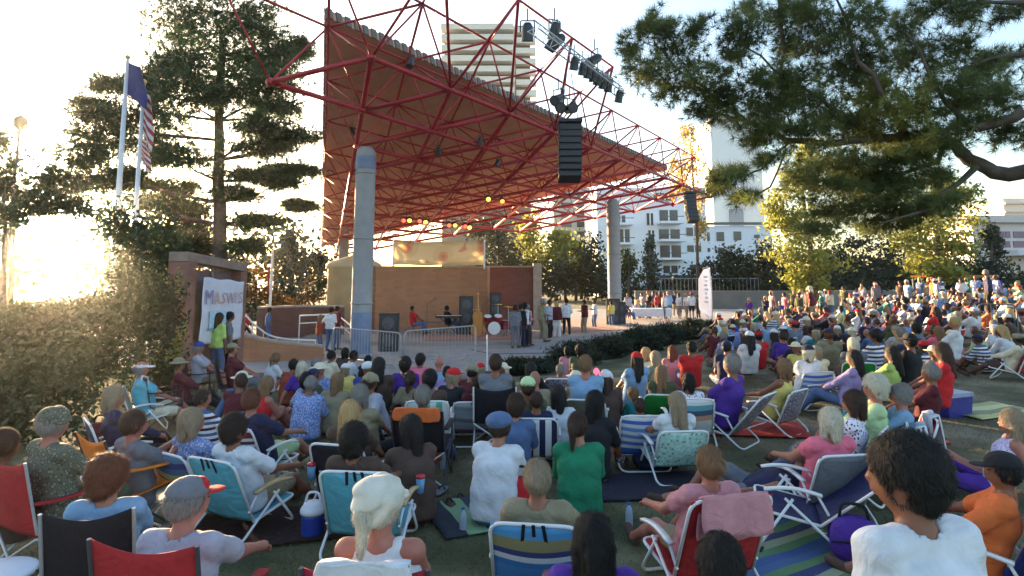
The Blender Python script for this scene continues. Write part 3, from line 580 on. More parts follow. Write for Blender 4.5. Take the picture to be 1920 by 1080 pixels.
pads = [(1190, 85, 25, 22), (1215, 50, 14, 14), (1250, 60, 25, 28), (1215, 130, 35, 30), (1275, 105, 40, 35), (1305, 60, 22, 18), (1260, 165, 45, 28), (1320, 150, 45, 30), (1330, 200, 40, 22), (1375, 95, 30, 25), (1360, 185, 45, 30), (1400, 60, 35, 35), (1420, 20, 30, 25), (1425, 150, 40, 35), (1400, 215, 45, 25),
        (1480, 30, 45, 30), (1530, 20, 45, 30), (1480, 90, 40, 25), (1540, 80, 45, 25), (1460, 175, 45, 30), (1500, 150, 45, 25), (1450, 230, 45, 22), (1520, 200, 50, 35), (1580, 150, 50, 35), (1510, 250, 55, 25), (1580, 230, 55, 35), (1600, 30, 55, 35), (1620, 100, 50, 35), (1650, 180, 55, 40), (1640, 250, 55, 30), (1690, 50, 50, 35), (1710, 120, 55, 40), (1730, 200, 55, 40), (1760, 20, 50, 25), (1790, 90, 40, 40), (1790, 160, 50, 35), (1830, 20, 35, 14), (1850, 130, 35, 25), (1890, 180, 40, 25), (1880, 110, 30, 18), (1840, 190, 40, 22), (1900, 250, 25, 22), (1900, 20, 20, 14), (1820, 230, 25, 15), (1720, 260, 45, 18),
        (1550, 300, 55, 28), (1610, 300, 55, 25), (1500, 330, 30, 18), (1560, 350, 60, 25), (1620, 345, 60, 25), (1680, 300, 35, 20), (1690, 340, 35, 18), (1600, 390, 55, 20), (1660, 385, 40, 18), (1560, 390, 30, 14), (1700, 405, 55, 16), (1650, 425, 40, 12), (1760, 385, 40, 20), (1750, 370, 30, 12), (1355, 335, 22, 16), (1385, 325, 20, 12), (1400, 372, 18, 10), (1345, 355, 16, 8), (1420, 260, 25, 12), (1440, 300, 18, 10), (1540, 430, 30, 12), (1600, 330, 45, 25), (1670, 350, 40, 22), (1740, 335, 35, 20), (1720, 290, 40, 20), (1790, 260, 35, 20)]
Pt = []; Dd = []
for u, v, a, b in pads:
    y = 9.4+rnd.uniform(-.5, .5)-(.6 if u > 1750 else 0); c = np.array(P(u, v, y)); r = np.array((a/F*y, .38, b/F*y))
    n = int(60+a*b*.055); q = clump_pts(c, r, n, 11, .38); d = q-c+rng.normal(size=q.shape)*.12+np.array((-.08, 0, .05)); Pt.append(q); Dd.append(d/np.linalg.norm(d, axis=1)[:, None])
Pt = np.concatenate(Pt)-np.array(O); Dd = np.concatenate(Dd); sel = rng.random(len(Pt)) < .9
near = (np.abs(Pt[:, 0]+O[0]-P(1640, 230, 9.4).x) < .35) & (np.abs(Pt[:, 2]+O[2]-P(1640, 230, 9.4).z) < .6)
obj('needles', needlemesh(Pt[~near], Dd[~near], .17, .0042, 26), npM, root); obj('sun_tinted_needles', needlemesh(Pt[near], Dd[near], .16, .005, 34), npY, root)['label'] = 'needle tufts coloured yellow as if sunlit'
# juniper hedge along the plaza
hedM = leaf_mat('juniper', (.028, .040, .02), .15, .5, 3)
hl = ['low juniper nearest the concrete steps', 'juniper mound next to the nearest one', 'middle juniper of the plaza edge', 'long juniper before the line of standing people', 'tall juniper further along the plaza edge', 'round juniper just before the white feather flag', 'small farthest juniper beside the feather flag']
for i, (u, v, Y, a, b) in enumerate([(985, 680, 17.6, 45, 16), (1070, 660, 19.2, 50, 22), (1130, 652, 20.8, 50, 22), (1190, 640, 22.6, 50, 22), (1235, 628, 24.6, 45, 22), (1285, 618, 27, 42, 20), (1320, 606, 29.5, 26, 14)]):
    c = P(u, v, Y); g = ground(c.x, Y); r = empty('juniper_bush', (c.x, Y, g), 0, 'spreading dark juniper: '+hl[i], 'shrub', 'junipers along the plaza edge')
    rad = (a/F*Y, a/F*Y*.8, b/F*Y*1.15); q = clump_pts((c.x, Y, g+rad[2]*.55), rad, 5200, 40, .2); q = q[q[:, 2] > g-.1]-np.array((c.x, Y, g))
    d = rng.normal(size=q.shape)+np.array((0, 0, .8)); d /= np.linalg.norm(d, axis=1)[:, None]
    obj('foliage', needlemesh(q, d, .13, .016, 3), hedM, r)
    mb = MB(); [mb.tube([(0, 0, 0), (rad[0]*.7*math.cos(k), rad[1]*.7*math.sin(k), rad[2]*.5)], .03, 5, .01) for k in range(7)]; mb.build('stem', bark, r)
# ------------------------------------------------------------------ figures: one smooth surface grown from a posed skeleton
EO = [(0, 0, 0), (1, 0, 0), (0, 1, 0), (1, 1, 0), (0, 0, 1), (1, 0, 1), (0, 1, 1), (1, 1, 1)]
EDG = [(0, 1), (2, 3), (4, 5), (6, 7), (0, 2), (1, 3), (4, 6), (5, 7), (0, 4), (1, 5), (2, 6), (3, 7)]
def snet(Fv, o, h):
    c = np.stack([Fv[a:Fv.shape[0]-1+a, b:Fv.shape[1]-1+b, d:Fv.shape[2]-1+d] for a, b, d in EO], -1); s = c < 0
    act = s.any(-1) & ~s.all(-1); ix = np.argwhere(act); cc = c[act]; ss = s[act]; pos = np.zeros((len(ix), 3)); cnt = np.zeros(len(ix)); E = np.array(EO, float)
    for a, b in EDG:
        m = ss[:, a] != ss[:, b]; va, vb = cc[:, a], cc[:, b]; t = np.where(m, va/np.where(m, va-vb, 1), 0)[:, None]
        pos += np.where(m[:, None], E[a]+(E[b]-E[a])*t, 0); cnt += m
    v = (ix+pos/cnt[:, None])*h+o; idm = -np.ones(act.shape, np.int64); idm[act] = np.arange(len(ix)); S_ = Fv < 0; fs = []
    for ax in range(3):
        o1, o2 = [(1, 2), (2, 0), (0, 1)][ax]; sl = [slice(1, -1)]*3; sl2 = list(sl); sl[ax] = slice(0, -1); sl2[ax] = slice(1, None)
        a, b = S_[tuple(sl)], S_[tuple(sl2)]; q = np.argwhere(a != b)
        if not len(q): continue
        base = q.copy(); base[:, o1] += 1; base[:, o2] += 1; sgn = a[a != b]
        def cell(d1, d2):
            k = base.copy(); k[:, o1] -= d1; k[:, o2] -= d2; return idm[k[:, 0], k[:, 1], k[:, 2]]
        f = np.stack([cell(1, 1), cell(0, 1), cell(0, 0), cell(1, 0)], 1); f[~sgn] = f[~sgn][:, ::-1]; fs.append(f)
    f = np.concatenate(fs); f = f[(f >= 0).all(1)]; return v, f
def V3(*a): return np.array(a, float)
def cone(p, a, b, ra, rb, sq=None):
    if sq is not None: p = p*sq; a = a*sq; b = b*sq
    ab = b-a; t = np.clip(((p-a) @ ab)/max(ab @ ab, 1e-9), 0, 1); return np.linalg.norm(p-a-t[:, None]*ab, axis=1)-(ra+(rb-ra)*t)
def ell(p, c, r):
    q = (p-c); k0 = np.linalg.norm(q/r, axis=1); k1 = np.linalg.norm(q/(r*r), axis=1)+1e-9; return k0*(k0-1)/k1
def field(p, prims, k, headc=None, HR=None):
    d = np.full(len(p), 9.0)
    hp = (p-headc) @ HR if headc is not None else p
    for q in prims:
        kd = q[0]; kk = k
        if kd == 'c': e = cone(p, *q[1:])
        elif kd == 'h': e = cone(hp, *q[1:])
        elif kd == 'e': e = ell(hp, *q[1:]); 
        elif kd == '-e': d = np.maximum(d, -ell(hp, *q[1:])); continue
        elif kd == '-c': d = np.maximum(d, -cone(p, *q[1:])); continue
        elif kd == 'cut': d = np.maximum(d, -((p-q[1]) @ q[2])); continue        # keep the side n points to
        elif kd == 'hcut': d = np.maximum(d, -((hp-q[1]) @ q[2])); continue
        elif kd == 'fold':
            x, y, z = p[:, 0], p[:, 1], p[:, 2]; a_ = q[2]
            w1 = np.sin(31*z+17*x*(1+.2*a_)+4*np.sin(9*x+6*z+a_)+5*np.sin(7*y+a_)); w2 = np.sin(44*(z*.6-x*.8)+6*np.sin(8*z+a_)+4*np.sin(11*y)); d = d+q[1]*(1-np.abs(w1))*.9-q[1]*.45+q[1]*.5*w2*np.sin(13*z+9*x+a_); continue
        elif kd == 'nz': d = d+q[1]*np.sin(hp[:, 0]*q[2]+2*np.sin(hp[:, 2]*q[2]*.6))*np.sin(hp[:, 1]*q[2]+1.5*np.sin(hp[:, 2]*q[2]*.7)+1)*(1 if len(q) < 4 else np.sin(hp[:, 2]*q[2])); continue
        h_ = np.clip(.5+.5*(d-e)/kk, 0, 1); d = d*(1-h_)+e*h_-kk*h_*(1-h_)
    return d
def bounds(prims, hc, HR):
    lo, hi = [], []
    for q in prims:
        if q[0] == 'c': pts = [q[1], q[2]]; r = max(q[3], q[4])
        elif q[0] == 'h': pts = [hc+HR @ q[1], hc+HR @ q[2]]; r = max(q[3], q[4])
        elif q[0] == 'e': pts = [hc+HR @ q[1]]; r = max(q[2])
        else: continue
        for x in pts: lo.append(x-r); hi.append(x+r)
    return np.min(lo, 0)-.05, np.max(hi, 0)+.05
def grow(prims, h, k=.03, hc=None, HR=None):
    hc = V3(0, 0, 0) if hc is None else hc; HR = np.eye(3) if HR is None else HR
    lo, hi = bounds(prims, hc, HR); B_ = 4; n = np.ceil((hi-lo)/(h*B_)).astype(int)+1; H = h*B_
    g = np.stack(np.meshgrid(*[lo[i]+(np.arange(n[i])+.5-.5/B_)*H for i in range(3)], indexing='ij'), -1).reshape(-1, 3)
    cf = field(g, prims, k, hc, HR).reshape(n); big = np.repeat(np.repeat(np.repeat(cf, B_, 0), B_, 1), B_, 2); m = np.abs(big) < H*1.3+.012
    ix = np.argwhere(m); big[m] = field(lo+ix*h, prims, k, hc, HR)
    return snet(big, lo, h)
def unit(a): return a/(np.linalg.norm(a)+1e-9)
def ik(a, t, l1, l2, hint):
    d = t-a; L = min(np.linalg.norm(d), (l1+l2)*.995); u = unit(d); t = a+u*L; x = (l1*l1-l2*l2+L*L)/(2*L); y = math.sqrt(max(l1*l1-x*x, 0)); hn = hint-u*(hint @ u); return a+u*x+unit(hn)*y, t
def rot(ax, a):
    return np.array(Matrix.Rotation(a, 3, ax))
POSE = dict(
 low=dict(pz=.27, lean=24, hl=(-.24, .30, .50), hr=(.24, .30, .50), fl=(-.15, .78, .07), fr=(.15, .74, .07), kn=(0, .1, 1)),
 lowcalm=dict(pz=.27, lean=18, hl=(-.08, .36, .40), hr=(.10, .38, .42), fl=(-.1, .70, .07), fr=(.2, .78, .07), kn=(0, .1, 1)),
 camp=dict(pz=.44, lean=12, hl=(-.12, .40, .56), hr=(.14, .40, .56), fl=(-.14, .52, .08), fr=(.16, .56, .08), kn=(0, .6, 1)),
 knee=dict(pz=.36, lean=6, hl=(-.10, .50, .62), hr=(.16, .56, .60), fl=(-.16, .62, .08), fr=(.2, .7, .08), kn=(0, .3, 1), curl=14),
 hug=dict(pz=.12, lean=-2, hl=(-.06, .46, .36), hr=(.06, .46, .36), fl=(-.12, .56, .06), fr=(.12, .54, .06), kn=(0, .1, 1), curl=16),
 cross=dict(pz=.12, lean=0, hl=(-.14, .32, .18), hr=(.12, .34, .20), fl=(.12, .36, .07), fr=(-.12, .40, .07), kn=(0, 1, .25), kl=(-1, .5, .3), kr=(1, .5, .3), curl=12),
 back=dict(pz=.12, lean=24, hl=(-.32, -.38, .05), hr=(.32, -.38, .05), fl=(-.12, .82, .06), fr=(.14, .66, .06), kn=(0, .1, 1)),
 stand=dict(pz=.92, lean=0, hl=(-.24, .06, .76), hr=(.24, .08, .78), fl=(-.12, .02, .09), fr=(.12, .06, .09), kn=(0, 1, 0)),
 fold=dict(pz=.92, lean=2, hl=(.10, .22, 1.16), hr=(-.08, .24, 1.20), fl=(-.11, .0, .09), fr=(.12, .05, .09), kn=(0, 1, 0)),
 hip=dict(pz=.92, lean=0, hl=(-.19, .06, .98), hr=(.12, .20, 1.06), fl=(-.14, .0, .09), fr=(.12, .08, .09), kn=(0, 1, 0)),
 walk=dict(pz=.90, lean=-4, hl=(-.24, .24, .88), hr=(.25, -.14, .82), fl=(-.08, -.22, .10), fr=(.10, .32, .09), kn=(0, 1, 0)),
 clap=dict(pz=.27, lean=14, hl=(-.02, .30, .70), hr=(.04, .32, .72), fl=(-.15, .70, .07), fr=(.15, .74, .07), kn=(0, .1, 1)),
 lie=dict(pz=.14, lean=66, hl=(-.2, .1, .2), hr=(.2, .0, .22), fl=(-.1, .86, .06), fr=(.14, .60, .06), kn=(0, .1, 1)))
def skel(ps, yaw=0, nod=0):
    p = dict(POSE[ps]) if isinstance(ps, str) else dict(ps); a = R(p['lean']); cu = R(p.get('curl', 5)); t = V3(0, -math.sin(a), math.cos(a)); t2 = V3(0, -math.sin(a-cu), math.cos(a-cu)); Pp = V3(0, 0, p['pz'])
    j = dict(P=Pp, t=t, t2=t2, waist=Pp+t*.15, chest=Pp+t*.24+t2*.10); j['neck'] = j['chest']+t2*.175
    an = a*.3-cu*.5; hd = V3(0, -math.sin(an), math.cos(an)); j['hc'] = j['neck']+hd*.155+V3(0, .02, 0)
    j['HR'] = rot('Z', -R(yaw)) @ rot('X', -R(nod+(0 if p['lean'] < 50 else -30))); r = V3(1, 0, 0)
    for s, n in ((-1, 'l'), (1, 'r')):
        sh = j['neck']-t2*.045+r*s*.165; hp = Pp+r*s*.095; j['s'+n] = sh; j['h'+n] = hp
        el, wr = ik(sh, V3(*p['h'+n]), .285, .255, V3(s*.55, -.6, -.6)); j['e'+n] = el; j['w'+n] = wr
        kn, an_ = ik(hp, V3(*p['f'+n]), .43, .41, V3(*p.get('k'+n, p['kn']))); j['k'+n] = kn; j['a'+n] = an_
    return j
def fing(j, n, out):
    """five fingers as tapered bent tubes at the end of a hand"""
    w_ = j['w'+n]; d = unit(w_-j['e'+n]); s = -1 if n == 'l' else 1; side = unit(np.cross(d, V3(0, 0, 1))); dn = unit(np.cross(side, d)); dn = dn if dn[2] < 0 else -dn
    pal = w_+d*.075
    for k in range(4):
        o = pal+side*(k-1.5)*.019; L = [.062, .075, .07, .055][k]; b = d
        pts = [o, o+b*L*.45+dn*L*.06, o+b*L*.78+dn*L*.28, o+b*L*.92+dn*L*.55]; out.tube(pts, .0088, 6, .006)
    o = w_+d*.03-side*s*.028; out.tube([o, o-side*s*.025+d*.022+dn*.006, o-side*s*.034+d*.05+dn*.016], .0105, 6, .007)
def bodyprims(j, fat=1.0, fem=0):
    r = V3(1, 0, 0); P_, t, t2 = j['P'], j['t'], j['t2']; c = [('c', P_-r*.075, P_+r*.075, .105*fat, .105*fat), ('c', j['waist']-r*.062, j['waist']+r*.062, .10*fat, .10*fat), ('c', P_+t*.02, j['waist'], .10*fat, .10*fat),
        ('c', j['chest']-r*.07, j['chest']+r*.07, .105*fat**.6, .105*fat**.6), ('c', j['waist'], j['chest'], .11*fat, .11*fat), ('c', j['neck']-t2*.03, j['sl'], .05, .052), ('c', j['neck']-t2*.03, j['sr'], .05, .052), ('c', j['neck']-t2*.04, j['hc']-V3(0, .012, .05), .056, .05)]
    for n in 'lr':
        hd = unit(j['w'+n]-j['e'+n]); c += [('c', j['s'+n], j['e'+n], .05, .038), ('c', j['e'+n], j['w'+n], .040, .026), ('c', j['w'+n]+hd*.02, j['w'+n]+hd*.07, .027, .032)]
        ft = V3(0, 1, 0); an = j['a'+n]; kd = unit(an-j['k'+n]); fw = unit(ft-kd*(ft @ kd)*.6); c += [('c', j['h'+n], j['k'+n], .083*fat**.5, .055), ('c', j['k'+n], an, .053, .036), ('c', (j['k'+n]*.65+an*.35)+V3(0, -.012, -.01), (j['k'+n]*.5+an*.5), .05, .046), ('c', an+V3(0, 0, -.03), an+fw*.15+V3(0, 0, -.045), .036, .028)]
    return c
def headprims(fem=0):
    s = .95 if fem else 1
    return [('e', V3(0, 0, .018), V3(.076, .096, .108)*s), ('e', V3(0, .022, -.045), V3(.057, .066, .066)*s), ('h', V3(0, .088, .008), V3(0, .108, -.018), .008, .013), ('h', V3(-.012, .094, -.052), V3(.012, .094, -.052), .008, .008),
            ('e', V3(-.078, -.004, -.005), V3(.011, .02, .03)), ('e', V3(.078, -.004, -.005), V3(.011, .02, .03)), ('h', V3(-.03, .083, .028), V3(.03, .083, .028), .012, .012)]
def hairprims(st):
    if st == 'bald': return None
    E = [('e', V3(0, -.012, .026), V3(.087, .104, .112))]
    face = [('-e', V3(0, .088, -.038), V3(.074, .076, .088)), ]
    if st == 'short': return E+face+[('hcut', V3(0, -.09, -.07), unit(V3(0, .35, 1))), ('nz', .003, 90)]
    if st == 'thick': return [('e', V3(0, -.016, .03), V3(.101, .120, .124)), ('e', V3(0, -.05, -.045), V3(.072, .06, .06))]+[('-e', V3(0, .098, -.05), V3(.082, .080, .092)), ('-e', V3(-.085, .012, -.055), V3(.03, .04, .05)), ('-e', V3(.085, .012, -.055), V3(.03, .04, .05)), ('nz', .004, 85), ('nz', .0025, 190)]
    if st == 'curly': return [('e', V3(0, -.016, .03), V3(.108, .124, .126)), ('e', V3(0, -.05, -.05), V3(.09, .07, .07))]+face+[('nz', .010, 75, 1), ('nz', .005, 150, 1)]
    if st == 'bob': return [('e', V3(0, -.014, .026), V3(.094, .11, .116)), ('h', V3(-.07, -.02, -.02), V3(-.075, -.01, -.10), .035, .028), ('h', V3(.07, -.02, -.02), V3(.075, -.01, -.10), .035, .028), ('h', V3(0, -.07, -.02), V3(0, -.075, -.11), .05, .04)]+face+[('nz', .003, 100)]
    if st == 'long': return [('e', V3(0, -.014, .026), V3(.095, .112, .116)), ('h', V3(-.065, -.03, -.02), V3(-.07, -.05, -.22), .04, .032), ('h', V3(.065, -.03, -.02), V3(.07, -.05, -.22), .04, .032), ('h', V3(0, -.08, -.02), V3(0, -.12, -.30), .062, .045)]+face+[('nz', .003, 90)]
    if st == 'pony': return E+face+[('h', V3(0, -.10, .03), V3(0, -.14, .0), .028, .032), ('h', V3(0, -.14, .0), V3(0, -.15, -.15), .034, .014), ('hcut', V3(0, -.09, -.17), V3(0, 0, 1))]
    if st == 'bun': return E+face+[('e', V3(0, -.125, .03), V3(.045, .04, .042)), ('nz', .003, 110)]
    return E+face
def hatprims(st):
    if st == 'cap': return [('e', V3(0, -.008, .05), V3(.094, .112, .085)), ('hcut', V3(0, 0, .028), V3(0, -.12, 1)), ('e', V3(0, .125, .036), V3(.068, .075, .0085))]
    if st == 'sunhat': return [('e', V3(0, -.005, .06), V3(.092, .108, .082)), ('hcut', V3(0, 0, .035), V3(0, 0, 1)), ('e', V3(0, 0, .04), V3(.185, .20, .013))]
    if st == 'bucket': return [('e', V3(0, -.005, .055), V3(.096, .112, .084)), ('h', V3(0, 0, .03), V3(0, 0, .0), .105, .12), ('hcut', V3(0, 0, .012), V3(0, 0, 1)), ]
    if st == 'flat': return [('e', V3(0, -.02, .055), V3(.112, .128, .078)), ('hcut', V3(0, 0, .022), V3(0, -.15, 1)), ('e', V3(0, .10, .036), V3(.07, .05, .012))]
    if st == 'puff': return [('e', V3(0, -.03, .055), V3(.118, .135, .10)), ('e', V3(0, -.075, -.01), V3(.085, .06, .07)), ('e', V3(0, .09, .03), V3(.09, .06, .014)), ('nz', .004, 40), ('-e', V3(0, .105, -.05), V3(.08, .08, .08))]
    if st == 'visor': return [('h', V3(0, 0, .04), V3(0, 0, .055), .098, .098), ('-e', V3(0, 0, .09), V3(.088, .1, .06)), ('hcut', V3(0, 0, .03), V3(0, 0, 1)), ('e', V3(0, .125, .036), V3(.075, .07, .009))]
def shirtprims(j, fat, sleeve, o=.018, long_=False):
    r = V3(1, 0, 0); t, t2 = j['t'], j['t2']
    c = [('c', j['P']-r*.078, j['P']+r*.078, .106*fat+o, .106*fat+o), ('c', j['waist']-r*.072, j['waist']+r*.072, .102*fat+o, .102*fat+o), ('c', j['P']-r*.078, j['waist']-r*.07, .104*fat+o, .102*fat+o), ('c', j['P']+r*.078, j['waist']+r*.07, .104*fat+o, .102*fat+o), ('c', j['waist']-r*.07, j['chest']-r*.07, .102*fat+o, .105*fat**.6+o), ('c', j['waist']+r*.07, j['chest']+r*.07, .102*fat+o, .105*fat**.6+o), ('c', j['waist'], j['chest'], .105*fat+o, .108*fat+o),
         ('c', j['chest']-r*.07, j['chest']+r*.07, .105*fat**.6+o, .105*fat**.6+o)]
    if sleeve > 0: c += [('c', j['neck']-t2*.035, j['s'+n], .048+o, .050+o) for n in 'lr']
    else: c += [('c', j['chest']+t2*.03-r*.03*s, j['neck']-t2*.035+r*.09*s, .065+o, .034+o) for s in (-1, 1)]+[('c', j['chest']+t2*.06-r*.05, j['chest']+t2*.06+r*.05, .085+o, .085+o)]
    for n in 'lr':
        if sleeve > 0:
            q = min(sleeve, 1); e = j['s'+n]+(j['e'+n]-j['s'+n])*q; c.append(('c', j['s'+n], e, .048+o, (.05-.012*q)+o+.006))
        if sleeve > 1: e = j['e'+n]+(j['w'+n]-j['e'+n])*(sleeve-1); c.append(('c', j['e'+n], e, .038+o, .028+o))
    hem = j['P']-t*(.06 if not long_ else .1); c += [('fold', .0055, 1.0), ('cut', hem, t), ('-c', j['neck']+V3(0, .0, .012), j['neck']+V3(0, .02, .16), .062, .075)]
    return c
def legprims(j, fat, ln, o=.014, skirt=False):
    r_ = V3(.075, 0, 0); c = [('c', j['P']-r_, j['P']+r_, .106*fat+.006, .106*fat+.006), ('c', j['P'], j['P']+j['t']*.04, .1*fat, .1*fat)]
    for n in 'lr':
        q = min(ln, 1); e = j['h'+n]+(j['k'+n]-j['h'+n])*q; c.append(('c', j['h'+n], e, .083*fat**.5+o, .083+(.055-.083)*q+o+.004))
        if ln > 1: e = j['k'+n]+(j['a'+n]-j['k'+n])*(ln-1); c.append(('c', j['k'+n], e, .053+o, .044+o))
    if skirt:
        k = (j['kl']+j['kr'])/2; c += [('c', j['P'], k, .15, .14)]
    return c+[('fold', .006, 2.0), ('cut', j['P']+j['t']*.05, -j['t'])]
def shoeprims(j, side):
    c = []
    for n in side: an = j['a'+n]; kd = unit(an-j['k'+n]); ft = V3(0, 1, 0); fw = unit(ft-kd*(ft @ kd)*.6); c += [('c', an+V3(0, -.02, -.035), an+fw*.16+V3(0, 0, -.048), .042, .036)]
    return c
SKIN = {'fair': (.74, .50, .40), 'tan': (.60, .38, .28), 'brown': (.42, .26, .19), 'deep': (.27, .16, .12), 'pink': (.78, .50, .43)}
HAIR = {'black': (.10, .08, .09), 'dark': (.19, .14, .13), 'brown': (.33, .22, .17), 'auburn': (.42, .24, .16), 'blond': (.72, .60, .42), 'ash': (.60, .53, .44), 'grey': (.52, .50, .49), 'white': (.80, .77, .70), 'streak': (.50, .38, .27)}
CL = {'white': (.86, .87, .90), 'pale grey': (.68, .68, .74), 'grey': (.45, .46, .50), 'black': (.10, .10, .12), 'navy': (.15, .16, .30), 'royal blue': (.20, .27, .60), 'pale blue': (.52, .66, .80), 'aqua': (.36, .70, .80), 'teal': (.15, .48, .48), 'green': (.12, .50, .36), 'lime': (.72, .84, .45), 'pale green': (.74, .86, .66), 'yellow': (.88, .80, .45), 'orange': (.85, .42, .20), 'rust': (.60, .26, .18), 'red': (.78, .14, .16), 'maroon': (.36, .10, .15), 'pink': (.92, .45, .55), 'rose': (.80, .55, .58), 'purple': (.32, .18, .58), 'lavender': (.62, .56, .76), 'brown': (.32, .24, .21), 'khaki': (.58, .54, .44), 'olive': (.32, .34, .24), 'denim': (.33, .42, .58), 'cream': (.88, .84, .74)}
for k_, c_ in SKIN.items(): SKIN[k_] = M('skin_'+k_, tuple(x*.62 for x in lin(c_)), rough=.55, var=.07, scale=14, bump=.06)
for k_, c_ in HAIR.items(): HAIR[k_] = M('hair_'+k_, tuple(x*({'black': .3, 'dark': .42, 'brown': .6}.get(k_, 1.1)) for x in lin(c_)), rough=.65, var=.35, kind='hair')
for k_, c_ in list(CL.items()): CL[k_] = cloth(k_.replace(' ', '_'), tuple(x*.93 for x in c_))
Pp_ = lambda n, sc, cs: cloth(n, (.5, .5, .5), kind='print', scale=sc, cols=[(a, lin(c)) for a, c in cs])
CL['floral blue'] = Pp_('floral_blue', 42, [(0, (.85, .45, .45)), (.2, (.82, .84, .90)), (.3, (.48, .58, .78)), (.55, (.38, .48, .70))]); CL['black-dotted white'] = Pp_('dotted', 34, [(0, (.16, .13, .22)), (.34, (.88, .86, .92))])
CL['lavender print'] = Pp_('lav_print', 36, [(0, (.5, .38, .62)), (.3, (.88, .84, .92)), (.55, (.76, .70, .86))]); CL['dark floral'] = Pp_('dark_floral', 26, [(0, (.75, .72, .76)), (.3, (.18, .17, .22)), (.5, (.42, .40, .44))])
CL['camouflage'] = Pp_('camo', 34, [(0, (.50, .50, .44)), (.35, (.27, .28, .23)), (.5, (.38, .38, .32))]); CL['blue check'] = Pp_('check', 40, [(0, (.8, .82, .9)), (.4, (.42, .5, .66))])
CL['striped'] = cloth('hoops', (.5, .5, .5), kind='stripe', cols=[(0, (1, 1, 1))])
CL['off white'] = cloth('off_white', (.80, .78, .73)); eyeM = M('eye_dark', (.02, .015, .012), rough=.2, var=0); lipM = M('lip', lin((.62, .32, .30)), rough=.5, var=.05)
def hoops(name, cs, n=8):
    m = M('cloth_'+name, (.5, .5, .5)); nt = m.node_tree; b = nt.nodes['Principled BSDF']; t = nt.nodes.new('ShaderNodeTexCoord'); s = nt.nodes.new('ShaderNodeSeparateXYZ'); nt.links.new(t.outputs['Generated'], s.inputs[0])
    k = nt.nodes.new('ShaderNodeMath'); k.operation = 'MULTIPLY'; k.inputs[1].default_value = n; f = nt.nodes.new('ShaderNodeMath'); f.operation = 'FRACT'; nt.links.new(s.outputs[2], k.inputs[0]); nt.links.new(k.outputs[0], f.inputs[0])
    r = nt.nodes.new('ShaderNodeValToRGB'); r.color_ramp.interpolation = 'CONSTANT'; e = r.color_ramp.elements; e[0].position = 0; e[0].color = (*lin(cs[0]), 1); e[1].position = 1/len(cs); e[1].color = (*lin(cs[1]), 1)
    for i, c in enumerate(cs[2:], 2): x = e.new(i/len(cs)); x.color = (*lin(c), 1)
    nt.links.new(f.outputs[0], r.inputs[0]); nt.links.new(r.outputs[0], b.inputs['Base Color']); b.inputs['Roughness'].default_value = .9; return m
CL['striped'] = hoops('hoops', [(.88, .88, .9), (.3, .12, .2), (.88, .88, .9), (.25, .36, .55)], 4)
_cache = {}
def cached(key, fn):
    if key not in _cache:
        vf = fn(); _cache[key] = None if vf is None else vf
    return _cache[key]
def mesh_of(key, name, fn):
    k = ('m',)+key
    if k not in _cache:
        v, f = fn(); me = bpy.data.meshes.new(name); me.from_pydata(v.tolist() if isinstance(v, np.ndarray) else [tuple(map(float, p)) for p in v], [], f.tolist() if isinstance(f, np.ndarray) else f); me.polygons.foreach_set('use_smooth', [True]*len(me.polygons)); me.materials.append(None); me.update(); _cache[k] = me
    return _cache[k]
def strands(vf, n, L, wd, hc, HR, curly=False):
    v, f = vf; f = np.array(f); a, b, c, d = (v[f[:, i]] for i in range(4)); nr = np.cross(c-a, d-b); ar = np.linalg.norm(nr, axis=1); nr = nr/(ar[:, None]+1e-12)
    k = rng.choice(len(f), n, p=ar/ar.sum()); p = (a+b+c+d)[k]/4+rng.normal(size=(n, 3))*.003; N = nr[k]; cen = v.mean(0)
    N = np.where(((p-cen)*N).sum(1)[:, None] < 0, -N, N)
    dn = HR @ V3(0, -.35, -1); g = dn[None]+rng.normal(size=(n, 3))*(.9 if curly else .22); g = g-(g*N).sum(1)[:, None]*N; g /= np.linalg.norm(g, axis=1)[:, None]+1e-9
    top = (p-hc) @ HR; tp = np.clip((top[:, 2]-.07)/.06, 0, 1)[:, None]; rad = (p-hc)-((p-hc) @ dn)[:, None]*dn; g = unit_(g*(1-tp)+tp*(rad/ (np.linalg.norm(rad, axis=1)[:, None]+1e-6)+rng.normal(size=(n, 3))*.3)); g = unit_(g-(g*N).sum(1)[:, None]*N)
    ln = L*rng.uniform(.5, 1.2, (n, 1)); sd = np.cross(g, N)*wd; o = p+N*.001; mid = o+g*ln*.5+N*(.004+.003*curly+rng.random((n, 1))*.003); tip = o+g*ln+N*rng.uniform(-.004, .006, (n, 1))
    V = np.stack([o-sd, o+sd, mid+sd*.8, mid-sd*.8, tip], 1).reshape(-1, 3); i0 = len(v)+5*np.arange(n)[:, None]
    F_ = [list(q) for q in f.tolist()]+(i0+np.array([0, 1, 2, 3])).tolist()+(i0+np.array([3, 2, 4])).tolist()
    return np.concatenate([v, V]), F_
def unit_(a): return a/(np.linalg.norm(a, axis=1)[:, None]+1e-9)
def part(root, name, me, m):
    o = bpy.data.objects.new(name, me); COL.objects.link(o); o.parent = root; o.material_slots[0].link = 'OBJECT'; o.material_slots[0].material = m; return o
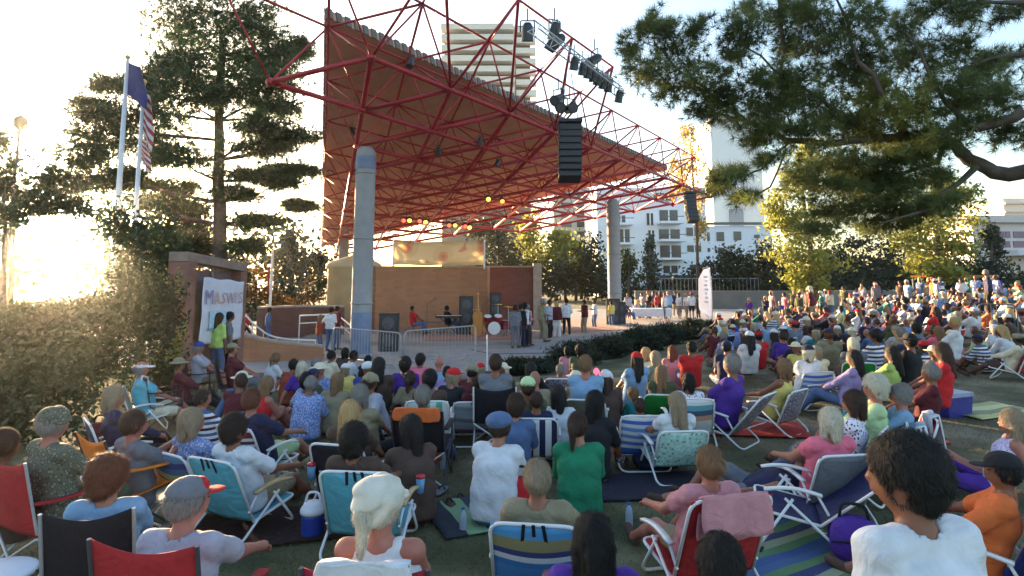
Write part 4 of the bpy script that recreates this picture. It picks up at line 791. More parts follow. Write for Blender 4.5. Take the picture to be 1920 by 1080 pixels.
def person(loc, face, label, pose='low', hair=('short', 'brown'), hat=None, shirt=('white', .6), legs=('denim', 1.9), skin='tan', sc=1.0, det=2, yaw=0, nod=0, fat=1.0, fem=0, shoes='brown', group=None, skirt=False, hatm=None, rx=0):
    """det 0 far, 1 middle, 2 near, 3 nearest"""
    h = [.045, .028, .016, .011][det]; pk = pose if isinstance(pose, str) else tuple(sorted((k, str(v)) for k, v in pose.items())); j = skel(pose, yaw, nod); hc, HR = j['hc'], j['HR']; K = (pk, yaw, nod, fat, fem, det)
    root = empty('person', loc, -R(face), label, 'person', group, sc)
    def body():
        v, f = grow(bodyprims(j, fat, fem)+headprims(fem), h if det < 3 else .0095, .028, hc, HR)
        if det >= 1:
            mb = MB(); 
            for n in 'lr': fing(j, n, mb)
            n0 = len(v); v = np.concatenate([v, np.array(mb.v)]); f = [list(q) for q in f.tolist()]+[[i+n0 for i in q] for q in mb.f]
        return v, f
    part(root, 'body', mesh_of(('body',)+K, 'body', body), SKIN[skin])
    hs = [.03, .02, .011, .0075][det]
    hp = hairprims(hair[0])
    if hp and hat: hp = hp+[('hcut', V3(0, 0, .045), V3(0, -.1, -1))]
    if hp:
        if hat and hat[0] in ('cap', 'flat', 'puff', 'bucket', 'sunhat') and hair[0] in ('curly', 'thick'): hp = hairprims('short')
        o = part(root, 'hair', mesh_of(('hair', hair[0], hat is None)+K, 'hair', lambda: strands(grow(hp, hs, .02, hc, HR), [200, 1500, 5200, 13000][det], .028 if hair[0] == 'thick' and det == 3 else .05, [.005, .0022, .0013, .0008][det], hc, HR, hair[0] == 'curly')), HAIR[hair[1]])
    if hat and len(hat) > 2:
        hp2 = hatprims(hat[0]); part(root, 'hat', mesh_of(('crown', hat[0])+K, 'hat', lambda: grow(hp2[:2], hs*.8, .01, hc, HR)), CL[hat[1]])
        part(root, 'brim', mesh_of(('brim', hat[0])+K, 'brim', lambda: grow(hp2[2:]+[('e', V3(0, .055, .075), V3(.07, .05, .045))], hs*.8, .012, hc, HR)), CL[hat[2]])
    elif hat: part(root, 'hat', mesh_of(('hat', hat[0])+K, 'hat', lambda: grow(hatprims(hat[0])+([('fold', .014, 3.0)] if hat[0] in ('puff', 'bucket') else []), hs*.8, .01, hc, HR)), hatm or CL[hat[1]])
    def shirt_():
        v, f = grow(shirtprims(j, fat, shirt[1]), h, .026, hc, HR)
        if det >= 2 and shirt[1] > 0:
            mb = MB(); q = min(shirt[1], 1); o = .024
            for n in 'lr':
                if shirt[1] > 1: a_, b_, t_, r_ = j['e'+n], j['w'+n], shirt[1]-1, .038-.01*(shirt[1]-1)+.018
                else: a_, b_, t_, r_ = j['s'+n], j['e'+n], q, .05-.012*q+o
                ax = unit(b_-a_); c = a_+(b_-a_)*t_+ax*(r_*.72); s1 = unit(np.cross(ax, V3(0, .3, 1))); s2 = np.cross(ax, s1)
                mb.tube([c+(s1*math.cos(k*.3927)+s2*math.sin(k*.3927))*r_*.72 for k in range(17)], .006, 6)
            n0 = len(v); v = np.concatenate([v, np.array(mb.v)]); f = [list(x) for x in f.tolist()]+[[i+n0 for i in x] for x in mb.f]
        return v, f
    part(root, 'shirt' if shirt[1] > 0 else 'tank_top', mesh_of(('shirt', shirt[1])+K, 'shirt', shirt_), CL[shirt[0]])
    part(root, 'skirt' if skirt else ('trousers' if legs[1] > 1.2 else 'shorts'), mesh_of(('legs', legs[1], skirt)+K, 'trousers', lambda: grow(legprims(j, fat, legs[1], skirt=skirt), h, .026, hc, HR)), CL[legs[0]])
    if shoes and det > 0:
        for sd_ in 'lr': part(root, 'shoe', mesh_of(('shoe', sd_)+K, 'shoe', lambda: grow(shoeprims(j, sd_), h*.8, .02, hc, HR)), CL[shoes])
    if det >= 1:
        def eyes():
            mb = MB()
            for s in (-1, 1): c = hc+HR @ V3(s*.03, .088, .012); mb.lathe([(.002, -.006), (.011, -.003), (.013, 0), (.011, .003), (.002, .006)], c, 8)
            return mb.v, mb.f
        part(root, 'eyes', mesh_of(('eyes',)+K, 'eyes', eyes), eyeM)
    return root
def headh(pose, sc=1): return skel(pose)['hc'][2]*sc
# ------------------------------------------------------------------ chairs
white_al = M('white_tube', (.70, .71, .73), rough=.35, var=.05); darktube = M('dark_tube', (.05, .05, .06), rough=.4); silver = M('silver_tube', (.5, .5, .52), rough=.3, metal=.5, var=.05); wood = M('wood_arm', lin((.72, .62, .46)), var=.15, scale=20)
def st(name, cs, kind='stripe'): return M('fabric_'+name, kind=kind, cols=[(i/len(cs), lin(c)) for i, c in enumerate(cs)], rough=.85, scale=60, bump=.15, var=.1)
W_, B_, Nv = (.88, .89, .90), (.22, .40, .75), (.15, .17, .34)
FB = dict(aqua=cloth('aqua_canvas', (.36, .66, .74)), red=cloth('red_canvas', (.62, .12, .14)), maroon=cloth('maroon_canvas', (.55, .12, .2)), navy=cloth('navy_canvas', (.13, .14, .30)), black=cloth('black_canvas', (.11, .09, .12)), orange=cloth('orange_canvas', (.85, .48, .12)), green=cloth('green_canvas', (.10, .50, .18)), grey=cloth('grey_canvas', (.45, .46, .48)), blue=cloth('blue_canvas', (.2, .28, .6)), olive=cloth('olive_canvas', (.34, .33, .27)), ltgrey=cloth('ltgrey_canvas', (.62, .63, .65)), lime=cloth('lime_canvas', (.55, .70, .25)),
    stripeblue=st('blue_stripe', [(.3, .5, .75), (.85, .88, .9), (.25, .3, .55), (.45, .6, .7), (.2, .25, .5), (.7, .72, .5), (.3, .45, .65), (.2, .3, .55), (.4, .55, .7)]), redwhite=st('red_white_navy', [Nv, W_, (.4, .55, .65), W_, (.5, .12, .2), W_, Nv, W_, (.4, .55, .65), W_, Nv, W_, (.5, .12, .2), (.5, .12, .2), W_]),
    multi=st('multi_stripe', [(.5, .72, .35), (.5, .72, .35), (.5, .72, .35), W_, (.3, .55, .8), (.3, .55, .8), (.3, .55, .8), (.25, .5, .75), W_, (.25, .28, .5), (.62, .58, .4), (.62, .58, .4), (.35, .65, .85), (.35, .65, .85)]), bluewhite=st('blue_white', [B_, B_, W_, (.35, .5, .8), W_, (.45, .6, .85), W_, (.45, .6, .85), W_, (.3, .45, .8), W_]), navywhite=st('navy_white', [Nv, W_, Nv, W_, Nv, W_, Nv], 'stripeu'),
    greenwhite=st('green_white', [(.82, .86, .86), (.82, .86, .86), (.82, .86, .86), (.35, .7, .6), (.85, .88, .88), (.35, .7, .6), W_], 'stripeu'), greystripe=st('grey_stripe', [(.5, .3, .42), (.62, .64, .68), (.62, .66, .68), (.5, .5, .56), (.66, .68, .7), (.62, .64, .68), (.55, .58, .6), (.7, .72, .73)]), tealstripe=st('teal_stripe', [(.8, .8, .8), (.78, .78, .76), (.8, .8, .8), (.78, .6, .5), (.3, .35, .45), (.4, .66, .72), W_]),
    floral=Pp_('chair_floral', 26, [(0, (.85, .83, .86)), (.24, (.30, .27, .34)), (.5, (.5, .48, .52))]), mint=Pp_('chair_mint', 24, [(0, (.2, .3, .35)), (.22, (.62, .78, .74)), (.6, (.7, .84, .8))]), tealprint=Pp_('chair_teal', 12, [(0, (.85, .85, .88)), (.25, (.2, .55, .6)), (.5, (.35, .68, .72))]), camo=CL['camouflage'])
def chair(loc, face, label, kind='beach', fab='aqua', frame=None, rec=26, hb=.56, sc=1, arm=None, group='folding chairs on the lawn', strap=False, up=0, wd=.56):
    root = empty({'beach': 'beach_chair', 'camp': 'camp_chair'}[kind], loc, -R(face), label, 'chair', group, sc); fm = frame or white_al; w = wd/2; a = R(rec); t = Vector((0, -math.sin(a), math.cos(a))); F_ = FB[fab]
    if kind == 'beach':
        sr = Vector((0, -.14, .17+up)); sf = Vector((0, .34, .25+up)); top = sr+t*hb
        mb = MB(); mb.tube(rounded([sr+Vector((-w, 0, 0)), top+Vector((-w, 0, 0)), top+Vector((w, 0, 0)), sr+Vector((w, 0, 0))], .09, 5), .0125, 8); mb.tube(rounded([sr+Vector((-w, 0, 0)), sf+Vector((-w, 0, 0)), sf+Vector((w, 0, 0)), sr+Vector((w, 0, 0))], .06), .0125, 8); mb.build('frame', fm, root, True)
        for s_, lab in ((-.30, 'leg'), (.36, 'leg')):
            MB().tube(rounded([(-w-.02, .06 if s_ > 0 else .12, .36+up), (-w-.02, s_-.02, .02), (w+.02, s_-.02, .02), (w+.02, .06 if s_ > 0 else .12, .36+up)], .1, 5), .012, 8).build('leg', fm, root, True)
        for s in (-1, 1):
            if arm != 'none':
                MB().sheet(lambda u, v: (s*(w+.02)+(u-.5)*.045, -.16+.44*v, .42+up+.035*math.sin(v*3)), 2, 8, .02).build('armrest', wood if arm == 'wood' else fm, root, True)
                MB().tube([(s*(w+.02), -.12, .42+up), (s*w, -.2, .26+up)], .011, 6).build('arm_post', fm, root)
    else:
        sr = Vector((0, -.2, .36)); sf = Vector((0, .26, .44)); top = sr+t*hb
        for s in (-1, 1):
            MB().tube([(s*w, .24, .02), (s*w, -.22, .40), top+Vector((s*w, 0, 0))], .011, 8).build('side_pole', fm, root); MB().tube([(s*w, -.28, .02), (s*w, .26, .44)], .011, 8).build('leg', fm, root); MB().tube([(s*w, .26, .02), (s*w, .26, .60)], .011, 8).build('leg', fm, root)
            MB().sheet(lambda u, v: (s*w+(u-.5)*.07, -.26+.54*v, .62-.02*math.sin(v*3.14)), 2, 6, .012).build('armrest', F_, root, True)
        bk = MB(); bk.tube([(-w, -.28, .02), (w, -.22, .36)], .011, 8); bk.tube([(w, -.28, .02), (-w, -.22, .36)], .011, 8); bk.build('rear_brace', silver if fm is darktube else fm, root)
        MB().tube([(-w, .26, .04), (w, .26, .42)], .011, 8).build('front_brace', fm, root)
    ns = t.cross(Vector((1, 0, 0)))
    dipt = .05 if kind == 'camp' else .012
    MB().sheet(lambda u, v: sr.lerp(top, v)+Vector(((u-.5)*2*(w-.004), 0, 0))+ns*(.045*math.sin(math.pi*u)*math.sin(math.pi*min(1, v*.8+.1)))*(1 if ns.y < 0 else -1)-t*dipt*math.sin(math.pi*u)*v, 14, 14, .006).build('back_fabric', F_, root, True)
    MB().sheet(lambda u, v: sr.lerp(sf, v)+Vector(((u-.5)*2*(w-.004), 0, -.05*math.sin(math.pi*u)*math.sin(math.pi*v))), 10, 10, -.006).build('seat_fabric', F_, root, True)
    if strap:
        for x in (-.06, 0, .06):
            MB().sheet(lambda u, v: Vector(((u-.5)*.022+x*(1+.3*v), 0, 0))+top+Vector((0, -.022, .015))-t*(.16*v if x else .09*v)-ns*(-.008 if ns.y < 0 else .008), 1, 6, .005).build('strap', CL['black'], root)
    return root
# ------------------------------------------------------------------ the audience, placed by where each head shows
PLACED = []
def lvl(Y): return 3 if Y < 3.3 else 2 if Y < 7.5 else 1 if Y < 17 else 0
def sit(u, v, who, pose='low', face=None, ch=None, sc=1.0, group='concert audience on the lawn', z=None, Y=None, **k):
    k.setdefault('yaw', rnd.choice([-22, 0, 0, 22]))
    hc = skel(pose, k.get('yaw', 0), k.get('nod', 0))['hc']
    if Y is None: p = at(u, v, hc[2]*sc)
    else:
        p = P(u, v, Y); p.z = z if z is not None else p.z-hc[2]*sc
    if face is None: face = math.degrees(math.atan2(2-p.x, 28-p.y))+rnd.uniform(-6, 6)
    a = -R(face); off = Vector((hc[0]*math.cos(a)-hc[1]*math.sin(a), hc[0]*math.sin(a)+hc[1]*math.cos(a), 0))*sc
    q = p-off
    if z is None and Y is None: q.z = ground(q.x, q.y)
    k.setdefault('det', lvl(p.y)); PLACED.append((q.x, q.y))
    r = person(q, face, who, pose, sc=sc, group=group, **k)
    if ch:
        c = dict(ch); lab = c.pop('d')+' under the '+c.pop('w', who); dz = c.pop('back', .04); sh = c.pop('sh', (0, 0)); c.setdefault('rec', {'low': 25, 'lowcalm': 21, 'clap': 21, 'camp': 14, 'knee': 12}.get(pose, 24))
        fw = Vector((math.sin(R(face)), math.cos(R(face)), 0)); chair(q-fw*dz+Vector((sh[0], sh[1], 0)), face, lab, **c)
    return r
BC = lambda d, fab, **k: dict(d=d, fab=fab, **k)
CC = lambda d, fab, **k: dict(d=d, fab=fab, kind='camp', frame=k.pop('frame', darktube), hb=k.pop('hb', .58), **k)
# --- nearest
sit(1697, 896, 'person with thick black hair and white T-shirt, nearest head at the right', 'stand', -16, sc=.965, hair=('thick', 'black'), shirt=('white', .7), skin='tan', yaw=-34)
sit(716, 948, 'person in puffy white cap, white tank top and pale ponytail', 'camp', 2, CC('maroon camp chair draped with a white towel', 'maroon', hb=.6, rec=12, w='white capped person'), hair=('pony', 'white'), hat=('puff', 'off white'), shirt=('white', 0), legs=('denim', 1.9), skin='pink', fem=1)
sit(352, 942, 'person in red and grey mesh cap leaning an arm on a jeans knee', 'knee', 8, CC('red camp chair with pink rim', 'red', hb=.64, back=.03, rec=12, sh=(.06, 0), w='man in the mesh cap'), hair=('short', 'grey'), hat=('cap', 'grey', 'red'), shirt=('pale grey', .75), legs=('denim', 1.9), skin='pink', fat=1.2, yaw=34)
sit(205, 895, 'young person with curly brown hair in a black camp chair', 'camp', -12, CC('tall black camp chair', 'black', hb=.60, wd=.47, back=.03, rec=14, sh=(.02, 0), frame=silver, w='curly haired youth'), hair=('curly', 'auburn'), shirt=('pale blue', .8), legs=('grey', 1.9), skin='fair', sc=.93, yaw=44)
sit(1112, 1012, 'person with long black hair, lowest head at the middle of the front', 'low', 4, BC('navy beach chair with white rounded frame', 'navy', hb=.5, w='long black haired woman'), hair=('long', 'black'), shirt=('purple', .6), skin='tan', fem=1)
sit(1352, 1062, 'person with dark hair cut off by the bottom edge, below the red chair', 'low', -2, None, hair=('thick', 'dark'), shirt=('black', .6), skin='tan')
sit(1008, 900, 'person with blond and dark rooted pinned up hair in a striped chair', 'low', 8, BC('blue, green and sand striped beach chair', 'multi', strap=True, hb=.60, w='dark rooted blonde'), hair=('bun', 'ash'), shirt=('khaki', .5), legs=('khaki', 1.3), skin='fair', fem=1)
sit(440, 806, 'person in white T-shirt with dark hair in a reclined aqua chair', 'low', 24, BC('reclined aqua beach chair with wooden arms', 'aqua', strap=True, arm='wood', hb=.6, w='dark haired man in white'), hair=('thick', 'dark'), shirt=('white', .8), legs=('khaki', .85), skin='tan', yaw=12)
sit(664, 826, 'person with dark curls and brown top hidden by an upright aqua chair', 'low', 6, BC('upright aqua beach chair with black straps', 'aqua', strap=True, arm='wood', hb=.62, wd=.6, sh=(.11, 0), w='person with dark curls'), hair=('curly', 'dark'), shirt=('brown', .6), skin='tan')
sit(938, 800, 'person in slate flat cap and white T-shirt sitting on the grass', 'hug', 22, None, sc=1.08, hair=('short', 'brown'), hat=('flat', 'denim'), shirt=('white', .95), legs=('denim', 1.9), skin='fair', yaw=12, fat=1.1)
sit(1084, 800, 'person in green long-sleeved top with a brown ponytail', 'hug', 4, None, sc=1.04, hair=('pony', 'brown'), shirt=('green', 1.9), legs=('khaki', .9), skin='fair', fem=1)
sit(1330, 872, 'person with streaked hair lying back in the red chair, bare knees up', 'low', -14, BC('red beach chair with a rose towel and white frame', 'red', hb=.66, wd=.62, w='streaked hair'), hair=('bun', 'streak'), shirt=('rose', .5), legs=('khaki', .5), skin='pink', fem=1)
sit(1508, 850, 'person in dark shorts reclining in the navy lounger, knees raised', 'lie', -78, None, hair=('short', 'grey'), shirt=('navy', .6), legs=('grey', .6), skin='fair')
sit(1880, 884, 'person in orange shirt, dark cap and sunglasses facing the stage', 'low', -52, BC('blue beach chair at the right edge', 'blue', hb=.66, w='man in orange'), hair=('short', 'black'), hat=('cap', 'black'), shirt=('orange', .8), legs=('khaki', .8), skin='tan')
sit(1897, 792, 'person with long blond hair and lavender print top leaning on one arm', 'back', -62, None, hair=('long', 'ash'), shirt=('lavender print', 0), legs=('purple', .8), skin='pink', fem=1, det=2)
sit(1556, 792, 'person with straight silver-blond bob and hot pink top', 'low', -8, BC('low grey beach chair', 'grey', w='silver blonde in pink'), hair=('bob', 'white'), shirt=('pink', .3), legs=('grey', .9), skin='fair', fem=1)
sit(1600, 756, 'person with brown hair in a white blouse with dark dots', 'lowcalm', -50, BC('low navy beach chair', 'navy', w='dotted blouse'), hair=('bob', 'brown'), shirt=('black-dotted white', .9), skin='fair', fem=1)
sit(1640, 728, 'person with short white hair and pale green shirt turned to the stage', 'lowcalm', -66, BC('lime green beach chair with white frame', 'lime', w='white haired person in pale green'), sc=1.08, hair=('thick', 'white'), shirt=('pale green', 1.3), legs=('khaki', .9), skin='pink', fem=1)
sit(1688, 742, 'grey haired person in pale blue shirt with hand on the lap', 'lowcalm', -70, BC('red beach chair with a white towel over its back', 'red', hb=.6, w='pale blue shirt'), hair=('short', 'grey'), shirt=('pale blue', 1.2), legs=('pale green', 1.6), skin='pink')
sit(1745, 700, 'grey haired person in maroon top beside the cobalt cooler', 'lowcalm', -60, None, hair=('short', 'grey'), shirt=('maroon', .8), legs=('black', 1.9), skin='tan')
sit(1372, 684, 'person in purple T-shirt sitting sideways and resting an arm', 'lowcalm', -48, BC('dark floral lounger with white bent frame', 'floral', hb=.7, rec=40, wd=.6, w='person in purple'), sc=1.12, hair=('short', 'grey'), shirt=('purple', .9), legs=('khaki', .7), skin='tan', fat=1.1)
sit(1470, 690, 'person with yellow strapless top and brown hair looking back', 'low', -40, BC('dark floral beach chair', 'floral', hb=.5, w='woman in the yellow top'), hair=('bob', 'streak'), shirt=('yellow', 0), legs=('grey', .8), skin='tan', fem=1)
# --- left side
sit(265, 692, 'person in aqua T-shirt and white visor at the edge of the thicket', 'lowcalm', 62, BC('white beach chair', 'ltgrey', w='aqua shirted person'), hair=('short', 'grey'), hat=('visor', 'white'), shirt=('aqua', .8), legs=('cream', .9), skin='pink', fem=1, sc=1.05, fat=1.15)
sit(336, 684, 'person in maroon top and wide pale sun hat', 'lowcalm', 66, None, hair=('short', 'brown'), hat=('sunhat', 'khaki'), shirt=('maroon', 1.4), legs=('black', 1.8), skin='tan')
sit(373, 652, 'person in grey T-shirt and blue cap sitting upright by the brick post', 'camp', 74, CC('black camp chair', 'black', w='person in the blue cap'), hair=('short', 'grey'), hat=('cap', 'royal blue'), shirt=('pale grey', .8), legs=('khaki', .85), skin='pink')
sit(436, 655, 'person in dark red top with tan cap hugging the knees', 'camp', 70, CC('dark camp chair', 'black', w='person in dark red'), hair=('short', 'brown'), hat=('cap', 'khaki'), shirt=('maroon', .9), legs=('grey', 1.8), skin='pink', yaw=10)
sit(412, 596, 'person standing in lime top with long brown hair before the white banner', 'stand', 25, None, Y=15.5, z=-2.6, hair=('long', 'brown'), shirt=('lime', .9), legs=('denim', 1.9), skin='tan', fem=1, group=None)
sit(432, 590, 'dark haired person standing close beside the lime top', 'stand', 60, None, Y=16, z=-2.6, hair=('short', 'black'), shirt=('grey', .9), legs=('black', 1.9), skin='tan', group=None)
sit(215, 745, 'blond person in a navy jacket before the thicket', 'lowcalm', 48, BC('navy beach chair', 'navy', w='person in the navy jacket'), hair=('bob', 'ash'), shirt=('navy', 1.9), legs=('black', 1.8), skin='pink', yaw=20)
sit(252, 796, 'brown haired person raising hands to the face above an orange chair back', 'clap', 34, CC('low orange camp chair', 'orange', w='person raising hands'), hair=('short', 'brown'), shirt=('grey', .9), legs=('cream', .8), skin='pink', yaw=15)
sit(100, 795, 'person in camouflage bucket hat in front of the thicket', 'camp', 26, CC('red and grey camp chair', 'red', frame=silver, w='person in the camouflage hat'), hair=('short', 'grey'), hat=('bucket', 'camouflage'), shirt=('camouflage', .8), legs=('olive', 1.8), skin='pink')
sit(8, 835, 'person in brown shirt at the far left edge with a bare forearm', 'lowcalm', 30, None, hair=('short', 'brown'), shirt=('brown', .8), legs=('khaki', 1.8), skin='tan')
sit(360, 792, 'person with short blond hair in white and green printed top', 'low', 30, BC('blue and green striped beach chair', 'stripeblue', w='short haired blonde'), hair=('bob', 'ash'), shirt=('floral blue', .4), legs=('khaki', .9), skin='pink', fem=1, yaw=15)
sit(380, 748, 'boy with dark hair and navy and white hooped shirt', 'lowcalm', 42, None, sc=.9, hair=('short', 'dark'), shirt=('striped', .9), legs=('grey', .9), skin='fair', yaw=20)
sit(472, 752, 'boy with auburn crop in front of a navy, white and red striped chair', 'low', 26, BC('navy, white and red striped beach chair', 'redwhite', w='auburn haired boy'), hair=('short', 'auburn'), shirt=('navy', .8), legs=('pale green', .8), skin='fair')
sit(502, 722, 'girl with straight hair in a scarlet tank top', 'hug', 40, None, hair=('long', 'streak'), shirt=('red', 0), legs=('grey', .8), skin='pink', fem=1)
sit(584, 722, 'person in blue floral blouse seen from behind on a red blanket', 'hug', 12, None, hair=('bun', 'grey'), shirt=('floral blue', .9), legs=('denim', 1.8), skin='tan', fat=1.2)
sit(551, 686, 'person in rust coloured shirt with dark short hair on the grass', 'hug', 24, None, hair=('short', 'dark'), shirt=('rust', .9), legs=('brown', 1.8), skin='tan')
sit(518, 672, 'girl in white T-shirt with tied light brown hair by the ramp', 'hug', 50, None, hair=('pony', 'streak'), shirt=('white', .7), legs=('denim', .8), skin='fair', fem=1)
sit(500, 640, 'boy in slate shirt sitting against the ramp wall', 'hug', 70, None, hair=('short', 'streak'), shirt=('grey', .9), legs=('black', 1.8), skin='pink', sc=.9)
sit(656, 776, 'person with long golden hair and dark brown top', 'lowcalm', 14, BC('dark beach chair', 'black', w='golden haired woman'), hair=('long', 'blond'), shirt=('brown', .7), legs=('black', 1.8), skin='tan', fem=1)
sit(676, 742, 'grey haired person with wavy hair just behind the golden haired one', 'lowcalm', 18, None, hair=('bob', 'grey'), shirt=('khaki', .8), legs=('black', 1.8), skin='fair')
sit(633, 716, 'person with a long chestnut braid and sand coloured jacket', 'hug', 10, None, hair=('long', 'streak'), shirt=('khaki', 1.8), legs=('brown', 1.8), skin='tan', fem=1)
sit(594, 684, 'person in faded grey-blue T-shirt among the sitters by the barricade', 'hug', 28, None, hair=('short', 'grey'), shirt=('lavender', .8), legs=('khaki', .8), skin='pink')
sit(622, 668, 'tan person in cream top beside a dark haired one at the barricade', 'hug', 34, None, hair=('short', 'dark'), shirt=('cream', .6), legs=('khaki', .8), skin='tan')
sit(648, 662, 'person in dark brown top close to the barricade', 'hug', 30, None, hair=('bob', 'black'), shirt=('brown', .8), legs=('grey', 1.8), skin='brown')
sit(664, 668, 'person bending forward in a bright white shirt at the barricade', 'hug', 66, None, hair=('short', 'dark'), shirt=('white', .9), legs=('rust', 1.4), skin='tan')
sit(690, 676, 'dark haired small head behind the bright white shirt', 'hug', 20, None, hair=('short', 'black'), shirt=('black', .8), skin='brown', sc=.9)
sit(712, 690, 'person all in charcoal with a black bun', 'hug', 8, None, hair=('bun', 'black'), shirt=('black', 1.8), legs=('black', 1.8), skin='tan')
sit(760, 684, 'person with dark hair in a vivid violet-blue shirt', 'lowcalm', 0, None, hair=('thick', 'dark'), shirt=('purple', .9), legs=('navy', 1.8), skin='tan')
sit(789, 676, 'person with dark hair and light pink top before the concrete', 'hug', 6, None, hair=('thick', 'dark'), shirt=('pink', .7), legs=('grey', 1.8), skin='tan')
sit(823, 682, 'bald person in pale blue shirt before the concrete', 'hug', 4, None, hair=('bald', 'grey'), shirt=('pale blue', .8), legs=('grey', 1.8), skin='pink')
sit(839, 700, 'cropped dark head low beside the bald one', 'hug', 4, None, hair=('short', 'dark'), shirt=('lavender', .8), skin='brown', sc=.9)
sit(806, 712, 'black haired head over a pale chair with green edge', 'lowcalm', 0, BC('white and mint edged beach chair', 'greenwhite', w='black haired head'), hair=('thick', 'black'), shirt=('brown', .8), skin='tan')
sit(793, 744, 'person with grey cropped hair over an orange rimmed chair', 'lowcalm', 4, CC('dark camp chair with orange rim', 'black', hb=.5, w='grey cropped head'), hair=('short', 'grey'), shirt=('rust', .7), skin='tan')
sit(768, 806, 'girl with long dark hair and a bare knee beside the aqua chair', 'hug', -30, None, sc=1.05, hair=('long', 'dark'), shirt=('brown', 1.3), legs=('maroon', .5), skin='tan', fem=1, yaw=-20)
sit(892, 722, 'person reading low in a silver grey chair with tubular frame', 'lowcalm', -4, BC('silver grey striped beach chair', 'greystripe', hb=.46, wd=.62, w='reader near the concrete'), sc=.85, hair=('short', 'brown'), shirt=('maroon', .8), legs=('lavender', .8), skin='tan')
sit(929, 682, 'person with brown crop in a black camp chair before the white pole', 'camp', 0, CC('black camp chair with white rim', 'black', frame=white_al, hb=.5, w='brown cropped man'), hair=('short', 'brown'), shirt=('grey', .8), legs=('khaki', .8), skin='tan')
# --- centre
sit(968, 762, 'person with shaggy brown hair and slate T-shirt behind the flat cap', 'hug', 14, None, hair=('thick', 'brown'), shirt=('denim', .9), legs=('khaki', .9), skin='fair')
sit(990, 726, 'person in pale green cap between two striped chairs', 'lowcalm', 2, None, hair=('short', 'brown'), hat=('cap', 'pale green'), shirt=('olive', .8), skin='tan', det=1)
sit(1005, 752, 'person hidden behind a navy and white striped chair back', 'lowcalm', 2, BC('navy chair with white vertical stripes', 'navywhite', hb=.5, wd=.5, w='shy brown head'), hair=('short', 'brown'), shirt=('navy', .8), skin='tan', sc=.85)
sit(1046, 742, 'person with long black hair in a crisp white shirt', 'hug', 10, None, hair=('long', 'black'), shirt=('white', .6), legs=('denim', 1.8), skin='tan', fem=1)
sit(1050, 694, 'person behind a chair patterned in white blobs', 'lowcalm', 0, BC('black chair patterned with white blobs', 'floral', hb=.5, w='hidden head'), hair=('short', 'grey'), shirt=('grey', .8), skin='tan', sc=.8)
sit(1098, 684, 'person in pale blue polo shirt turning to the neighbour', 'lowcalm', 12, BC('sand coloured beach chair', 'olive', hb=.42, w='pale blue polo'), sc=1.1, hair=('short', 'streak'), shirt=('pale blue', .9), skin='pink', fat=1.15)
sit(1136, 712, 'person in white bucket hat with long brown hair', 'hug', 10, None, hair=('long', 'brown'), hat=('bucket', 'white'), shirt=('brown', .8), skin='tan', fem=1)
sit(1118, 756, 'person in black top with a dark plait beside the green top', 'hug', 30, None, sc=1.05, hair=('long', 'black'), shirt=('black', .8), legs=('dark floral', 1.8), skin='tan', fem=1, yaw=20)
sit(1186, 740, 'small child with curly fair hair and teal shirt', 'hug', -30, None, sc=.7, hair=('curly', 'streak'), shirt=('teal', .8), skin='tan')
sit(1200, 762, 'person behind a blue and white striped chair', 'lowcalm', 0, BC('blue and white striped beach chair', 'bluewhite', hb=.5, w='hidden sitter by the child'), sc=.75, hair=('short', 'brown'), shirt=('white', .8), skin='tan')
sit(1268, 756, 'person with long ash blond hair twisting round in a mint print chair', 'low', -6, BC('mint print beach chair', 'mint', hb=.45, w='ash blonde'), hair=('long', 'ash'), shirt=('white', .4), legs=('denim', .8), skin='fair', fem=1, sc=.92)
sit(1240, 700, 'person with light brown hair over a green chair', 'lowcalm', 8, BC('grass green beach chair', 'green', hb=.5, rec=34, w='light brown head'), hair=('long', 'streak'), shirt=('olive', .8), skin='tan', sc=.9)
sit(1290, 716, 'person over a teal, white and tan striped chair', 'lowcalm', 4, BC('teal, white and tan striped chair', 'tealstripe', hb=.52, w='black dotted scarf'), hair=('bob', 'black'), shirt=('black-dotted white', .8), skin='tan', sc=.9)
sit(1065, 660, 'first of two round black heads before the juniper', 'hug', 0, None, hair=('thick', 'black'), shirt=('rose', .6), skin='deep', sc=.9)
sit(1087, 658, 'second round black head before the juniper, in olive', 'hug', 0, None, hair=('thick', 'black'), shirt=('olive', .6), skin='deep')
sit(1212, 664, 'blond person in cream top hugging a neighbour near the junipers', 'hug', 40, None, hair=('bob', 'blond'), shirt=('cream', .6), skin='fair', fem=1)
sit(1228, 672, 'person with light wavy hair in khaki near the junipers', 'hug', -30, None, hair=('long', 'ash'), shirt=('khaki', .8), skin='fair', fem=1)
sit(1262, 660, 'person with long auburn hair and rose top near the junipers', 'hug', 10, None, hair=('long', 'auburn'), shirt=('rose', .8), skin='fair', fem=1)
sit(1296, 652, 'person in a scarlet shirt at the end of the junipers', 'lowcalm', 0, None, hair=('short', 'dark'), shirt=('red', .9), skin='tan')
sit(1600, 672, 'person with long brown hair in a cardigan mid crowd', 'lowcalm', -50, None, hair=('long', 'dark'), shirt=('lavender', 1.8), skin='tan', fem=1)
sit(1672, 664, 'person in neon green shirt with long dark hair', 'lowcalm', -40, None, hair=('long', 'dark'), shirt=('lime', .8), skin='tan', fem=1)
sit(1706, 640, 'tall person in black sun hat mid crowd', 'camp', -30, None, hair=('short', 'black'), hat=('sunhat', 'black'), shirt=('black', 1.8), legs=('navy', 1.9), skin='tan', det=1)
sit(1765, 660, 'tall person in a crimson top with long brown hair', 'camp', -60, None, hair=('long', 'brown'), shirt=('red', .8), legs=('purple', 1.9), skin='tan', fem=1, det=1)
sit(1790, 606, 'person in a glaring white shirt in the sun near the dark barricade', 'camp', -50, None, hair=('short', 'blond'), shirt=('white', .9), legs=('cream', 1.8), skin='fair', det=1)
